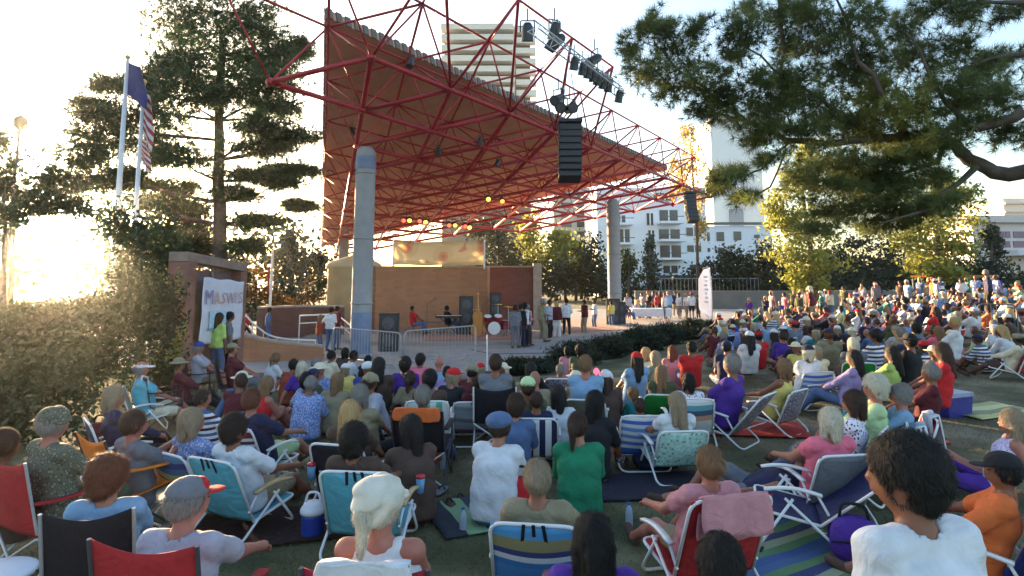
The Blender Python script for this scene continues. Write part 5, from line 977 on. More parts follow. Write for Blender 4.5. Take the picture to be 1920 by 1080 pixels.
# --- on stage
SG = 'people standing on the stage'
for u, v, fc, hr, sh, lg, lab, ps in [(966, 578, 10, ('short', 'dark'), ('grey', .9), ('grey', 1.9), 'slim person in grey at the left end of the standing line', 'stand'), (977, 576, 30, ('short', 'dark'), ('black', 1.8), ('navy', 1.9), 'dark dressed person second in the standing line', 'stand'),
    (984, 574, 40, ('thick', 'black'), ('white', 1.8), ('black', 1.9), 'person in a glowing white shirt on stage at left', 'fold'), (990, 576, 50, ('short', 'grey'), ('rose', 1.8), ('brown', 1.9), 'person in rose beside the glowing white shirt', 'hip'),
    (1017, 566, 60, ('short', 'grey'), ('khaki', .9), ('khaki', 1.9), 'person in patterned khaki shirt in mid line', 'stand'), (1022, 566, 90, ('thick', 'white'), ('pale blue', .9), ('khaki', 1.9), 'white haired person in pale blue shirt on stage', 'hip'), (1031, 568, 120, ('short', 'dark'), ('pale grey', .9), ('black', 1.9), 'person in pale grey half behind the white trousers', 'stand'),
    (1044, 570, 30, ('bob', 'blond'), ('maroon', 1.8), ('white', 1.9), 'blond person in maroon top and white trousers on stage', 'stand'), (1062, 565, 20, ('short', 'black'), ('white', 1.8), ('black', 1.9), 'person in white shirt and black trousers at centre stage', 'hip'),
    (1095, 567, -120, ('short', 'dark'), ('maroon', 1.2), ('khaki', 1.9), 'person in maroon shirt and khaki trousers facing the line', 'fold'), (1114, 566, -110, ('short', 'dark'), ('white', .9), ('denim', 1.9), 'last person of the line, white top and jeans', 'fold')]:
    vf_ = np.interp(u, [966, 984, 1017, 1044, 1062, 1095, 1114], [653, 650, 641, 636, 632, 628, 618]); d_ = ray(u, vf_); Yd = -2.64/d_[2]
    sit(u, v, lab, ps, fc, None, Y=Yd, z=-2.64, hair=hr, shirt=sh, legs=lg, skin='tan', group=SG, det=1, sc=(P(u, v, Yd).z+2.64)/skel(ps)['hc'][2])
for u, v, Y, fc, sh, lab, ps in [(466, 582, 25, 60, 'red', 'person in red walking past the notice frame', 'walk'), (506, 580, 24.5, 60, 'denim', 'person in slate blue standing at the ramp', 'stand'), (622, 580, 22.5, 20, 'white', 'person in white team shirt leaning on the ramp rail', 'hip'), (633, 578, 22.9, 40, 'maroon', 'dark haired person next to the team shirt on the ramp', 'stand'), (601, 612, 21.2, 70, 'rust', 'tan long haired person at the foot of the ramp', 'stand'),
    (773, 604, 28, 100, 'red', 'musician in red seated left on the stage', 'camp'), (838, 602, 28.3, 60, 'black', 'musician in black seated at the keyboard', 'camp'), (1146, 578, 33, -20, 'yellow', 'person in yellow by the speaker stack at the far column', 'stand')]:
    sit(u, v, lab, ps, fc, None, Y=Y, z=-2.52 if ps == 'camp' else None if False else -2.64, hair=('short', 'dark') if u != 601 else ('long', 'streak'), shirt=(sh, .9), legs=('denim', 1.9) if u not in (466,) else ('black', 1.9), skin='tan', group=None, det=1, sc=1.0 if ps == 'camp' else max(.8, min(1.1, (P(u, v, Y).z+2.64)/1.63)))
# ------------------------------------------------------------------ things on the lawn
def px(u, v, h=0.0): return at(u, v, h)
def blanket(u, v, w, d, rz, fab, label, h=.02):
    p = px(u, v); r = MB().sheet(lambda a, b: ((a-.5)*w, (b-.5)*d, 0.012+.010*math.sin(a*11+b*3)*math.sin(b*9)+ground(p.x+((a-.5)*w*math.cos(rz)-(b-.5)*d*math.sin(rz)), p.y+((a-.5)*w*math.sin(rz)+(b-.5)*d*math.cos(rz)))-p.z+.02), 16, 16, .01).build('blanket', fab, None, True)
    r.location = p; r.rotation_euler.z = rz; tag(r, label, 'blanket', None)
gs = st('picnic', [(.22, .34, .55), (.32, .48, .33), (.55, .6, .5), (.2, .24, .42), (.36, .5, .35), (.26, .38, .56)]*2); yb = st('sand', [(.8, .78, .55), (.6, .6, .45), (.85, .83, .62), (.7, .7, .5)])
blanket(905, 965, 1.0, .9, .4, st('green_mat', [(.15, .18, .25), (.5, .65, .5), (.2, .25, .3), (.62, .65, .5), (.18, .2, .28)], 'stripeu'), 'green striped mat under the flat capped person')
blanket(1490, 1050, 1.3, 1.1, .5, gs, 'blue and green striped blanket beside the purple bag'); blanket(1385, 806, 1.8, .9, -.2, cloth('scarlet_rug', (.62, .14, .12)), 'scarlet rug under the floral loungers')
blanket(1850, 772, 1.3, .8, .3, yb, 'sand and yellow striped blanket on open grass at right'); blanket(590, 800, 1.5, .8, .1, cloth('red_rug', (.5, .12, .18)), 'red blanket under the floral blouse')
blanket(560, 985, 1.9, .9, .3, cloth('plum_rug', (.14, .06, .07)), 'very dark plum blanket between the two aqua chairs'); blanket(1200, 915, 1.5, .8, .1, cloth('ink_rug', (.13, .13, .20)), 'dark blue blanket before the bare knees')
def cooler_jug():
    p = px(585, 1006); r = empty('drink_cooler', p, 0, 'blue insulated drink jug with white lid and handle on the grass', 'cooler'); b = M('jug_blue', lin((.14, .24, .62)), rough=.4, var=.04); wq = M('jug_white', lin((.86, .88, .92)), rough=.4, var=.03)
    MB().lathe([(.088, 0), (.092, .02), (.098, .17), (.102, .2)], n=24).build('jug_body', b, r, True); MB().lathe([(.108, .2), (.11, .225), (.1, .25), (.085, .262), (.08, .285), (.03, .29)], n=24).build('lid', wq, r, True); MB().tube(rounded([(-.07, 0, .27), (-.05, 0, .37), (.05, 0, .37), (.07, 0, .27)], .04), .011, 8).build('handle', wq, r, True)
cooler_jug()
def cup(u, v, h, label):
    p = px(u, v, h); r = empty('cup', p+Vector((0, 0, h-.07)), 0, label, 'cup'); MB().lathe([(.031, 0), (.04, .125)], n=18).build('cup_body', M('cup_blue', lin((.42, .62, .78)), rough=.5), r, True); MB().lathe([(.042, .125), (.043, .142), (.036, .15), (.01, .152)], n=18).build('lid', M('cup_red', lin((.72, .18, .24)), rough=.4), r, True)
cup(584, 884, .42, 'blue paper cup with red lid on the arm of the reclined aqua chair'); cup(788, 908, .42, 'blue paper cup with red lid right of the upright aqua chair')
def bag(u, v, w, d, h, fab, label, name='bag', cat='bag', face=0, patch=None):
    p = px(u, v); r = empty(name, p, -R(face), label, cat); n = 3.2; vv = []; f = []; K = 20; L = 9
    for i in range(L+1):
        t = i/L; z = h*(1-math.cos(math.pi*t))/2; s = max(.02, math.sin(math.pi*min(max(t, .03), .97)))**.45*(1-.18*t)
        for k in range(K): a = 2*math.pi*k/K; ca, sa = math.cos(a), math.sin(a); vv.append((w/2*s*math.copysign(abs(ca)**(2/n), ca)*(1+.03*math.sin(5*a+3*t)), d/2*s*math.copysign(abs(sa)**(2/n), sa), z))
    for i in range(L):
        for k in range(K): f.append((i*K+k, i*K+(k+1) % K, (i+1)*K+(k+1) % K, (i+1)*K+k))
    f += [list(range(K))[::-1], [L*K+k for k in range(K)]]; MB().add(vv, f).build('bag_body', fab, r, True)
    MB().tube(rounded([(-w*.25, -d*.1, h*.95), (-w*.2, -d*.1, h+.1), (w*.2, -d*.1, h+.1), (w*.25, -d*.1, h*.95)], .06), .012, 6).build('strap', CL['black'], r, True)
    MB().tube([(-w*.42, -d*.42, h*.5), (0, -d*.5, h*.56), (w*.42, -d*.42, h*.5)], .008, 6).build('zip', CL['black'], r, True)
    if patch: MB().box((w*.2, -d*.46, h*.62), (w*.22, .03, h*.25)).build('patch', patch, r)
bag(1605, 1052, .42, .3, .34, CL['purple'], 'purple backpack with black straps beside the nearest head', face=20, patch=CL['white']); bag(1232, 878, .62, .36, .22, CL['navy'], 'navy duffel bag with a white patch', face=-6, patch=CL['white']); bag(1215, 838, .42, .25, .24, CL['white'], 'plump white carrier bag behind the navy duffel')
bag(240, 935, .36, .25, .4, CL['pale green'], 'pale green tote with dark straps beside the curly haired youth', face=30); bag(1600, 790, .3, .2, .3, FB['tealprint'], 'teal and white printed beach bag next to the dotted blouse'); bag(978, 985, .26, .22, .42, CL['red'], 'round red cushion pack hanging at the striped chair', face=10)
bag(1660, 700, .5, .3, .2, CL['pale grey'], 'light grey bag in the middle of the crowd'); bag(190, 830, .45, .3, .3, CL['maroon'], 'maroon bag on the grass by the thicket')
def cooler(u, v, w, d, h, m, lid, label, face=0):
    p = px(u, v); r = empty('cooler_box', p, -R(face), label, 'cooler'); MB().add([(sx*w/2*k, sy*d/2*k, z) for z, k in ((.0, .9), (h*.82, 1)) for sx, sy in ((-1, -1), (1, -1), (1, 1), (-1, 1))], [(3, 2, 1, 0), (4, 5, 6, 7), (0, 1, 5, 4), (1, 2, 6, 5), (2, 3, 7, 6), (3, 0, 4, 7)]).build('box_body', m, r)
    MB().box((0, 0, h*.91), (w*1.05, d*1.05, h*.17)).build('lid', lid, r); MB().tube(rounded([(-w*.54, 0, h*.7), (-w*.6, 0, h*.55), (-w*.54, 0, h*.4)], .03), .012, 6).build('handle', lid, r)
cooler(1782, 778, .55, .36, .36, M('cool_blue', lin((.20, .20, .52)), rough=.4), M('cool_lid', lin((.55, .58, .68)), rough=.4), 'cobalt blue cooler box with pale lid on open grass', -20)
p = px(6, 1074, .3); r = empty('plastic_table', p+Vector((-.06, 0, 0)), .2, 'white plastic side table cut off by the left edge', 'table'); wq = M('jug_white')
MB().lathe([(.2, .27), (.235, .275), (.24, .30), (.22, .31), (.1, .312)], n=28).build('table_top', wq, r, True)
for a in (.7, 2.3, 3.9, 5.5): MB().tube([(.19*math.cos(a), .19*math.sin(a), 0), (.15*math.cos(a), .15*math.sin(a), .28)], .016, 8).build('leg', wq, r)
def towel(loc, rz, w, hb, hf, m, label, tilt=0):
    """cloth hung over a chair back"""
    r = MB().sheet(lambda u, v: ((u-.5)*w*(1+.06*math.sin(8*v)), (.03+.02*math.sin(9*u)) if v > .5 else (-.035-.02*math.sin(9*u)-tilt*(.5-v)), -(abs(v-.5)*2)**1.15*(hf if v > .5 else hb)+.02*math.sin(6*u+1)*abs(v-.5)), 16, 18, .010).build('towel', m, None, True)
    r.location = loc; r.rotation_euler.z = rz; tag(r, label, 'towel')
def over(chname, lab_has, *a, **k):
    for o in list(S.objects):
        if o.parent is None and o.name.startswith(chname) and lab_has in o.get('label', ''):
            f = [c for c in o.children if c.name.startswith('back_fabric')][0]; co = np.array([v.co[:] for v in f.data.vertices]); top = co[co[:, 2].argmax()]; q = Matrix.Translation(o.location) @ Matrix.Rotation(o.rotation_euler.z, 4, 'Z') @ Vector((0, top[1], top[2]+.035)); towel(q, o.rotation_euler.z, *a, **k); return
over('camp_chair', 'white towel', .42, .16, .2, CL['white'], 'white towel over the maroon camp chair', tilt=-.05); over('beach_chair', 'rose towel', .5, .26, .3, CL['rose'], 'rose towel over the top of the red beach chair', tilt=.05); over('beach_chair', 'white towel over', .34, .5, .3, CL['white'], 'long white towel over the red chair at right', tilt=.1)
over('camp_chair', 'orange rim', .5, .14, .1, CL['orange'], 'orange towel along the rim of the dark camp chair')
# the empty recliner and chairs nobody sits in
p = px(1500, 1010); chair(p, -70, 'navy reclined lounger with white tube frame behind the red chair', 'beach', 'navy', rec=52, hb=.85, wd=.62, up=.06)
chair(px(1600, 905), -60, 'teal printed lounger draped with towels next to the navy lounger', 'beach', 'tealprint', rec=46, hb=.7); over('beach_chair', 'teal printed lounger', .3, .35, .4, CL['white'], 'white and lilac towel over the teal printed lounger', tilt=.1)
chair(px(1555, 770), -60, 'empty brown canvas chair with white frame mid crowd', 'beach', 'olive', rec=38, hb=.6); chair(px(300, 800), 50, 'dark upright camp chair draped with a white jacket', 'camp', 'black', frame=darktube, rec=12, hb=.5); over('camp_chair', 'white jacket', .5, .2, .3, CL['white'], 'white jacket thrown over a dark camp chair', tilt=.1)
# --- barricades
bm = M('galvanised', (.36, .36, .38), rough=.35, var=.08, metal=.4)
def barricade(p, q, label, m=bm):
    r = empty('barricade', p, 0, label, 'barricade'); d = q-p; L = math.hypot(d.x, d.y); e = Vector((d.x/L, d.y/L, 0)); s = Vector((-e.y, e.x, 0))
    MB().tube(rounded([Vector((0, 0, .22)), Vector((0, 0, 1.1)), e*L+Vector((0, 0, 1.1)), e*L+Vector((0, 0, .22)), Vector((0, 0, .22))], .18, 6), .02, 8).build('frame', m, r, True); n = int(L/.13)
    mb = MB(); [mb.tube([e*(L*(k+.5)/n)+Vector((0, 0, .22)), e*(L*(k+.5)/n)+Vector((0, 0, 1.09))], .008, 5) for k in range(n)]; mb.build('bars', m, r)
    for t in (.12, .88): MB().tube([e*L*t+Vector((0, 0, .22)), e*L*t+Vector((0, 0, .05))-s*.25, e*L*t+Vector((0, 0, .02))-s*.3], .018, 6).build('foot', m, r); MB().tube([e*L*t+Vector((0, 0, .22)), e*L*t+Vector((0, 0, .02))+s*.3], .018, 6).build('foot', m, r)
pz = lambda u, v, z=-2.64: Vector(((ray(u, v)[0])*z/ray(u, v)[2], z/ray(u, v)[2], z))
barricade(pz(622, 682), pz(750, 700), 'steel crowd barricade in front of the blue column foot'); barricade(pz(757, 694), pz(892, 676), 'second steel crowd barricade, in front of the seated musicians')
barricade(px(1838, 640), px(1912, 640), 'dark crowd barricade at the sunlit back of the crowd', M('dark_steel', (.12, .12, .13), rough=.5))
p = pz(913, 700); r = empty('white_pole', p, 0, 'thin white pole on a small base before the stage', 'pole'); MB().tube([(0, 0, 0), (0, 0, 1.05)], .016, 8).build('shaft', wht, r); MB().lathe([(.2, 0), (.2, .03), (.03, .06)], n=16).build('base', M('lamp_dark'), r)
mb = MB(); mb.tube([pz(1050, 662), pz(920, 664), pz(880, 655)], .02, 6); o_ = mb.build('cable', M('lamp_dark')); tag(o_, 'black cable lying along the stage edge', 'cable')
# --- sound and light gear
blk = M('speaker_black', (.022, .022, .026), rough=.6, var=.2); grl = M('grille', (.05, .05, .06), rough=.7, var=.3, scale=60, bump=.4)
def speaker(u, v, Y, w, h, label, z=-2.64, rz=0, d=None, cones=2):
    p = P(u, v, Y); d = d or w*.8; r = empty('speaker', (p.x, p.y, z), rz, label, 'speaker')
    mb = MB(); b = .03; mb.add([(x, y, zz) for zz in (0, h) for x, y in ((-w/2+b, -d/2), (w/2-b, -d/2), (w/2, -d/2+b), (w/2-.04, d/2), (-w/2+.04, d/2), (-w/2, -d/2+b))], [(5, 4, 3, 2, 1, 0), (6, 7, 8, 9, 10, 11)]+[(i, (i+1) % 6, 6+(i+1) % 6, 6+i) for i in range(6)]); mb.build('cabinet', blk, r)
    MB().box((0, -d/2-.008, h*.5), (w*.86, .012, h*.92)).build('grille', grl, r)
    for k in range(cones): MB().lathe([(w*.32, 0), (w*.34, .012), (w*.28, .018), (w*.1, .006), (w*.08, .014), (.01, .018)], n=20).build('cone', M('cone_grey', (.09, .09, .1)), r, True).matrix_local = Matrix.Translation((0, -d/2-.014, h*(.28+.45*k))) @ Matrix.Rotation(R(90), 4, 'X')
speaker(730, 640, 22.6, .68, 1.35, 'tall black loudspeaker right of the blue column foot', -2.64); speaker(873, 600, 28, .62, 1.35, 'black loudspeaker on the stage before the brick wall', -2.2, .2); speaker(929, 590, 31, .55, 1.2, 'black loudspeaker in the corner where the two brick walls meet', -1.95)
speaker(1150, 580, 33.6, .75, 1.5, 'black speaker stack in front of the far column', -2.64, -.2); speaker(1163, 584, 34, .55, 1.3, 'narrower black speaker beside the stack at the far column', -2.64, -.1)
for u, v, Y in ((873, 640, 28), (929, 600, 31)): p = P(u, v, Y); r = empty('speaker_riser', (p.x, p.y, -2.52), 0, 'black riser box below the speaker '+('before the brick wall' if u < 900 else 'in the wall corner'), 'riser'); MB().box((0, 0, (.32 if u < 900 else .57)/2-.005), (.7, .6, .31 if u < 900 else .56)).build('riser_body', blk, r); MB().box((0, -.31, .12), (.5, .02, .04)).build('handle', grl, r)
def linearray(u0, v0, u1, v1, Y, n, w, label, curve):
    a = P(u0, v0, Y); b = P(u1, v1, Y); r = empty('line_array', a, 0, label, 'speaker array'); H = a.z-b.z; hh = H/n
    for k in range(n):
        t = (k+.5)/n; off = curve*(t*t); ang = R(2+14*t)*(1 if curve else 1); m4 = Matrix.Translation((0, off, -H*t)) @ Matrix.Rotation(-ang, 4, 'X')
        MB().box((0, 0, 0), (w, .5, hh*.93), 0, m4).build('cabinet', blk, r); MB().box((0, -.258, 0), (w*.9, .012, hh*.78), 0, m4).build('grille', grl, r)
    MB().box((0, 0, .1), (w*1.05, .6, .08)).build('rigging_bar', M('lamp_dark'), r)
    for s in (-1, 1): MB().tube([(s*w*.4, 0, .1), (s*w*.1, 0, 1.5)], .012, 5).build('chain', M('lamp_dark'), r)
linearray(1068, 236, 1058, 335, 16.5, 8, .62, 'large black hanging speaker array under the roof edge', .25); linearray(1293, 365, 1288, 418, 31, 7, .5, 'smaller curved black speaker array hanging beyond the far column', -.5)
cn_ = M('can_black', (.02, .02, .022), rough=.4)
def par(p, label, em=None, tilt=40, az=0, s=1, grp='stage lamps in the roof'):
    r = empty('stage_lamp', p, az, label, 'stage lamp', grp); m4 = Matrix.Rotation(R(tilt), 4, 'X')
    mb = MB().lathe([(.05*s, .16*s), (.09*s, .1*s), (.1*s, -.14*s), (.11*s, -.16*s), (.095*s, -.15*s)], n=12); mb.v = [m4 @ Vector(q) for q in mb.v]; mb.build('can', cn_, r, True)
    mb = MB().lathe([(.09*s, -.156*s), (.01, -.162*s)], n=12); mb.v = [m4 @ Vector(q) for q in mb.v]; mb.build('lens', em or grl, r); MB().tube(rounded([(-.12*s, 0, 0), (-.12*s, 0, .2*s), (.12*s, 0, .2*s), (.12*s, 0, 0)], .04), .012*s, 5).build('yoke', cn_, r); MB().tube([(0, 0, .2*s), (0, 0, .42*s)], .012*s, 5).build('clamp', cn_, r)
ORD = ['first', 'second', 'third', 'fourth', 'fifth', 'sixth', 'seventh', 'eighth', 'ninth', 'tenth']
# lit coloured lamps at the back
for k, (u, v, c) in enumerate([(757, 411, (1, .1, .05)), (768, 411, (1, .7, .1)), (787, 412, (1, .1, .05)), (798, 414, (1, .6, .1)), (842, 420, (1, .12, .05)), (853, 420, (1, .45, .08)), (872, 422, (1, .1, .05)), (880, 424, (1, .7, .15)), (915, 371, (1, .75, .1)), (941, 375, (1, .3, .05))]):
    nm = 'glow_%d' % int(c[1]*100); par(P(u, v, 29 if v > 400 else 27), ('red' if c[1] < .2 else 'amber')+' glowing stage lamp, '+(ORD[k]+' in the low row' if k < 8 else ['yellow one', 'orange one'][k-8]+' of the upper pair'), M(nm, c, emis=.4), -62, math.pi*.05, 1.15, 'glowing stage lamps')
# lighting truss in front of the roof
tr_ = M('truss_alu', (.55, .56, .58), rough=.35, metal=.4, var=.08); ta, tb = P(1000, 48, 12.5), P(1165, 172, 15.5); r = empty('lighting_truss', ta, 0, 'slim aluminium lighting truss carrying a row of black cans', 'truss'); d_ = tb-ta; e = d_.normalized(); s_ = e.cross(Vector((0, 0, 1))).normalized(); u_ = s_.cross(e); n = 14; cr = [s_*.14-u_*.1, -s_*.14-u_*.1, u_*.14]
for c in cr: MB().tube([c, d_+c], .016, 6).build('chord', tr_, r)
lc = MB()
for k in range(n):
    a, b = d_*(k/n), d_*((k+1)/n)
    for i in range(3): lc.tube([a+cr[i], b+cr[(i+1) % 3]], .008, 4)
lc.build('lacing', tr_, r)
for k, (u, v) in enumerate([(1077, 118), (1093, 128), (1103, 134), (1113, 141), (1121, 147), (1131, 154), (1141, 160), (1161, 180)]):
    t = (u-1000)/165; par(P(u, v, 12.5+3*t), ORD[k]+' black can light along the slim aluminium truss', None, 25, .3, 1.05, 'can lights on the truss')
for k, (u, v, Y) in enumerate([(989, 60, 13), (1040, 58, 13.5), (1037, 80, 13.5), (1045, 78, 13.5), (1115, 112, 15), (1047, 186, 15), (1052, 202, 15), (1068, 204, 15)]):
    par(P(u, v, Y), ['black lamp hanging before the high-rise tower', 'upper black lamp under the high strut', 'left lower lamp of the strut cluster', 'right lower lamp of the strut cluster', 'lone lamp under the outer strut tip', 'topmost lamp above the large speaker array', 'left lamp above the large speaker array', 'right lamp above the large speaker array'][k], None, 20+k*9, k*.5, 1.3)
for k, (u, v, Y) in enumerate([(822, 283, 22), (900, 265, 22), (933, 305, 24), (770, 118, 18), (660, 245, 22)]): par(P(u, v, Y), ['first small dark lamp deep in the roof frame', 'second small dark lamp deep in the roof frame', 'third small dark lamp deep in the roof frame', 'dark lamp near the peak of the roof', 'dark lamp just above the blue collared column'][k], None, 30, k, 1)
# instruments
drm = M('drum_shell', (.30, .03, .03), rough=.25); skn = M('drum_skin', (.8, .8, .78), rough=.5, var=.04); brs = M('brass', (.75, .5, .15), rough=.25, metal=.9, var=.05)
p = P(925, 615, 27.5); r = empty('drum_kit', (p.x, p.y, -2.52), .2, 'dark red drum kit with white heads and brass cymbals on stage', 'drum kit')
def drum(c, rad, h, tilt, nm='drum'):
    m4 = Matrix.Translation(c) @ Matrix.Rotation(tilt, 4, 'X'); a = MB().lathe([(rad, -h/2), (rad*1.03, -h/2+.02), (rad, -h/2+.03), (rad, h/2-.03), (rad*1.03, h/2-.02), (rad, h/2)], n=20); a.v = [m4 @ Vector(q) for q in a.v]; a.build(nm, drm, r, True); b = MB().lathe([(rad*.97, 0), (.01, .004)], n=20); b.v = [m4 @ Matrix.Translation((0, 0, h/2+.003)) @ Vector(q) for q in b.v]; b.build('drum_head', skn, r)
drum((0, 0, .3), .29, .42, R(90), 'bass_drum'); drum((-.25, .05, .72), .17, .2, R(25)); drum((.22, .05, .72), .18, .22, R(25)); drum((.6, .3, .4), .2, .4, 0, 'floor_tom'); drum((-.6, .3, .6), .18, .14, R(5), 'snare_drum')
for x, y, z in ((-.75, .1, 1.1), (.7, .1, 1.2), (.3, .5, 1.3)): MB().tube([(x, y, 0), (x, y, z)], .012, 6).build('cymbal_stand', tr_, r); MB().lathe([(.24, z), (.06, z+.02), (.03, z+.04)], (x, y, 0), 20).build('cymbal', brs, r, True)
def mic(u, v, Y, label):
    p = P(u, v, Y); r = empty('microphone_stand', (p.x, Y, -2.52), 0, label, 'microphone stand'); MB().tube([(0, 0, 0), (0, 0, 1.35)], .011, 6).build('stand', M('lamp_dark'), r); MB().tube([(0, 0, 1.35), (.35, -.1, 1.6)], .009, 6).build('boom', M('lamp_dark'), r); MB().lathe([(.02, 0), (.028, .03), (.02, .06)], (.36, -.1, 1.58), 10).build('microphone', M('lamp_dark'), r)
    for a in (0, 2.1, 4.2): MB().tube([(0, 0, .25), (.3*math.cos(a), .3*math.sin(a), .01)], .009, 5).build('leg', M('lamp_dark'), r)
mic(905, 610, 26, 'microphone stand just before the drum kit'); mic(950, 610, 26.5, 'microphone stand between drum kit and the standing line'); mic(800, 620, 27, 'microphone stand before the keyboard player')
p = P(896, 600, 27); r = empty('double_bass', (p.x, p.y, -2.52), .3, 'upright orange-brown string bass leaning on its stand', 'string bass'); wd = M('bass_wood', (.50, .20, .05), rough=.3, var=.2); mb = MB(); out_ = [(.05, 0), (.24, .05), (.31, .22), (.28, .40), (.2, .55), (.21, .68), (.24, .82), (.18, .98), (.05, 1.05)]
v_ = [(x, y_, z) for y_ in (-.09, .09) for x, z in out_+[(-x, z) for x, z in out_[::-1]]]; k = len(out_)*2; mb.add(v_, [list(range(k))[::-1], list(range(k, 2*k))]+[(i, (i+1) % k, (i+1) % k+k, i+k) for i in range(k)]).build('bass_body', wd, r); MB().tube([(0, -.08, .95), (0, -.02, 1.72)], .035, 8, .025).build('neck', wd, r); MB().lathe([(.02, 1.7), (.06, 1.76), (.03, 1.85)], n=10).build('scroll', wd, r)
p = P(842, 620, 27.6); r = empty('keyboard', (p.x, p.y, -2.52), .15, 'black keyboard on crossed legs before the seated player', 'keyboard'); MB().box((0, 0, .78), (1.2, .34, .1)).build('case', blk, r); MB().box((0, -.06, .834), (1.1, .15, .012)).build('keys', skn, r); [MB().tube([(s*.4, 0, 0), (-s*.4, 0, .73)], .02, 6).build('leg', cn_, r) for s in (-1, 1)]
p = P(800, 610, 28.6); r = empty('bench', (p.x, p.y, -2.52), .1, 'pale slatted bench against the brick stage wall', 'bench'); [MB().box((0, -.1+.12*k, .45), (1.5, .09, .03)).build('slat', beam, r) for k in range(3)]; [MB().box((s*.6, 0, .22), (.06, .34, .43)).build('leg', beam, r) for s in (-1, 1)]
# feather flag and distant table with people
p = P(1326, 600, 33); g = -2.6; r = empty('feather_flag', (p.x, 33, g), 0, 'tall white feather flag with faint violet marks at the edge of the crowd', 'feather flag'); top = P(1326, 500, 33).z-g; fm_ = M('flag_white', lin((.86, .87, .92)), trans=.3, var=.06)
MB().tube(rounded([(.28, 0, 0), (.30, 0, top*.8), (.2, 0, top), (-.15, 0, top-.1)], .5, 8), .025, 8, .012).build('pole', alu, r, True); MB().sheet(lambda u, v: (.28-.68*(1-u)*(min(1, .25+v*4) if v < .2 else 1)*(1 if v < .8 else 1-(v-.8)*2.2), .04*math.sin(5*v+3*u), .5+(top-.55)*v-.1*(1-u)), 8, 24, .01).build('flag', fm_, r, True)
for k in range(7): MB().box((-.02+.03*(k % 2), -.035, 1.3+k*.22), (.2-.04*(k % 3), .012, .09)).build('mark', M('flag_mark', lin((.74, .72, .82))), r)
p = P(1220, 590, 38); r = empty('folding_table', (p.x, 38, -2.64), 0, 'long white cloth covered table at the back of the plaza', 'table'); MB().box((0, 0, .74), (2.4, .8, .04)).build('table_top', wht, r); MB().box((0, -.41, .5), (2.4, .015, .44)).build('cloth', CL['white'], r); [MB().tube([(s*1.1, t*.3, 0), (s*1.1, t*.3, .72)], .02, 6).build('leg', tr_, r) for s in (-1, 1) for t in (-1, 1)]
# sparkling toys near the junipers
p = px(1118, 690, .95); r = empty('light_toy', p+Vector((0, 0, .9)), 0, 'small pink glowing toy held up near the junipers', 'toy', sc=.6); MB().lathe([(.01, -.08), (.06, -.05), (.08, 0), (.05, .06), (.01, .09)], n=12).build('bulb', M('toy_pink', (1, .12, .2), emis=.25), r, True); MB().tube([(0, 0, -.07), (-.04, 0, -.3)], .012, 6).build('stick', wht, r)
# orange shade frame far right
p = P(1790, 560, 44); g = ground(p.x, 44); r = empty('orange_canopy', (p.x, 44, g), 0, 'flat orange canopy frame behind the sunlit standing people', 'canopy'); h = P(1790, 518, 44).z-g; MB().box((0, 0, h), (4.4, 2.5, .15)).build('top', M('orange_top', lin((.85, .42, .22))), r); [MB().tube([(sx*2.1, sy*1.2, 0), (sx*2.1, sy*1.2, h)], .05, 6).build('post', tr_, r) for sx in (-1, 1) for sy in (-1, 1)]
# small things lying about
wb = M('bottle_clear', lin((.72, .78, .84)), rough=.15, trans=.4, var=.05); wc = M('bottle_cap', lin((.2, .35, .7)))
for u, v, lab in ((520, 905, 'clear water bottle beside the reclined aqua chair'), (868, 1000, 'clear water bottle on trampled grass near the striped mat'), (1180, 990, 'clear water bottle left of the red chair'), (1010, 830, 'clear water bottle by the flat capped person'), (1700, 795, 'clear water bottle on open grass before the cooler box'), (830, 880, 'clear water bottle right of the upright aqua chair')):
    r = empty('water_bottle', px(u, v), 0, lab, 'bottle'); MB().lathe([(.03, 0), (.033, .01), (.033, .14), (.026, .17), (.013, .19), (.013, .2)], n=14).build('bottle_body', wb, r, True); MB().lathe([(.015, .2), (.015, .215)], n=12).build('cap', wc, r)
for u, v, f_, c, lab in ((812, 925, 20, 'grey', 'grey sandals right of the upright aqua chair'), (855, 945, -30, 'brown', 'brown sandals on trampled grass left of the striped mat'), (1395, 1040, 40, 'black', 'black sandals by the striped blanket'), (1150, 850, 10, 'grey', 'grey sandals at the dark plait'), (1640, 870, -60, 'brown', 'brown sandals by the teal lounger'), (640, 985, 5, 'black', 'black sandals beside the blue jug'), (1760, 830, 15, 'rust', 'rust sandals on open grass')):
    p = px(u, v); r = empty('sandals', p, -R(f_), lab, 'sandals')
    for s_ in (-1, 1):
        MB().sheet(lambda a, b: (s_*.075+(a-.5)*.085*(.75+.4*math.sin(b*3)), (b-.5)*.26+s_*.03, .028+.01*b), 4, 10, .018).build('sole', CL[c], r, True); MB().tube(rounded([(s_*.075-.04, .02+s_*.03, .03), (s_*.075, .05+s_*.03, .075), (s_*.075+.04, .02+s_*.03, .03)], .03), .007, 6).build('strap', CL['black'], r, True)
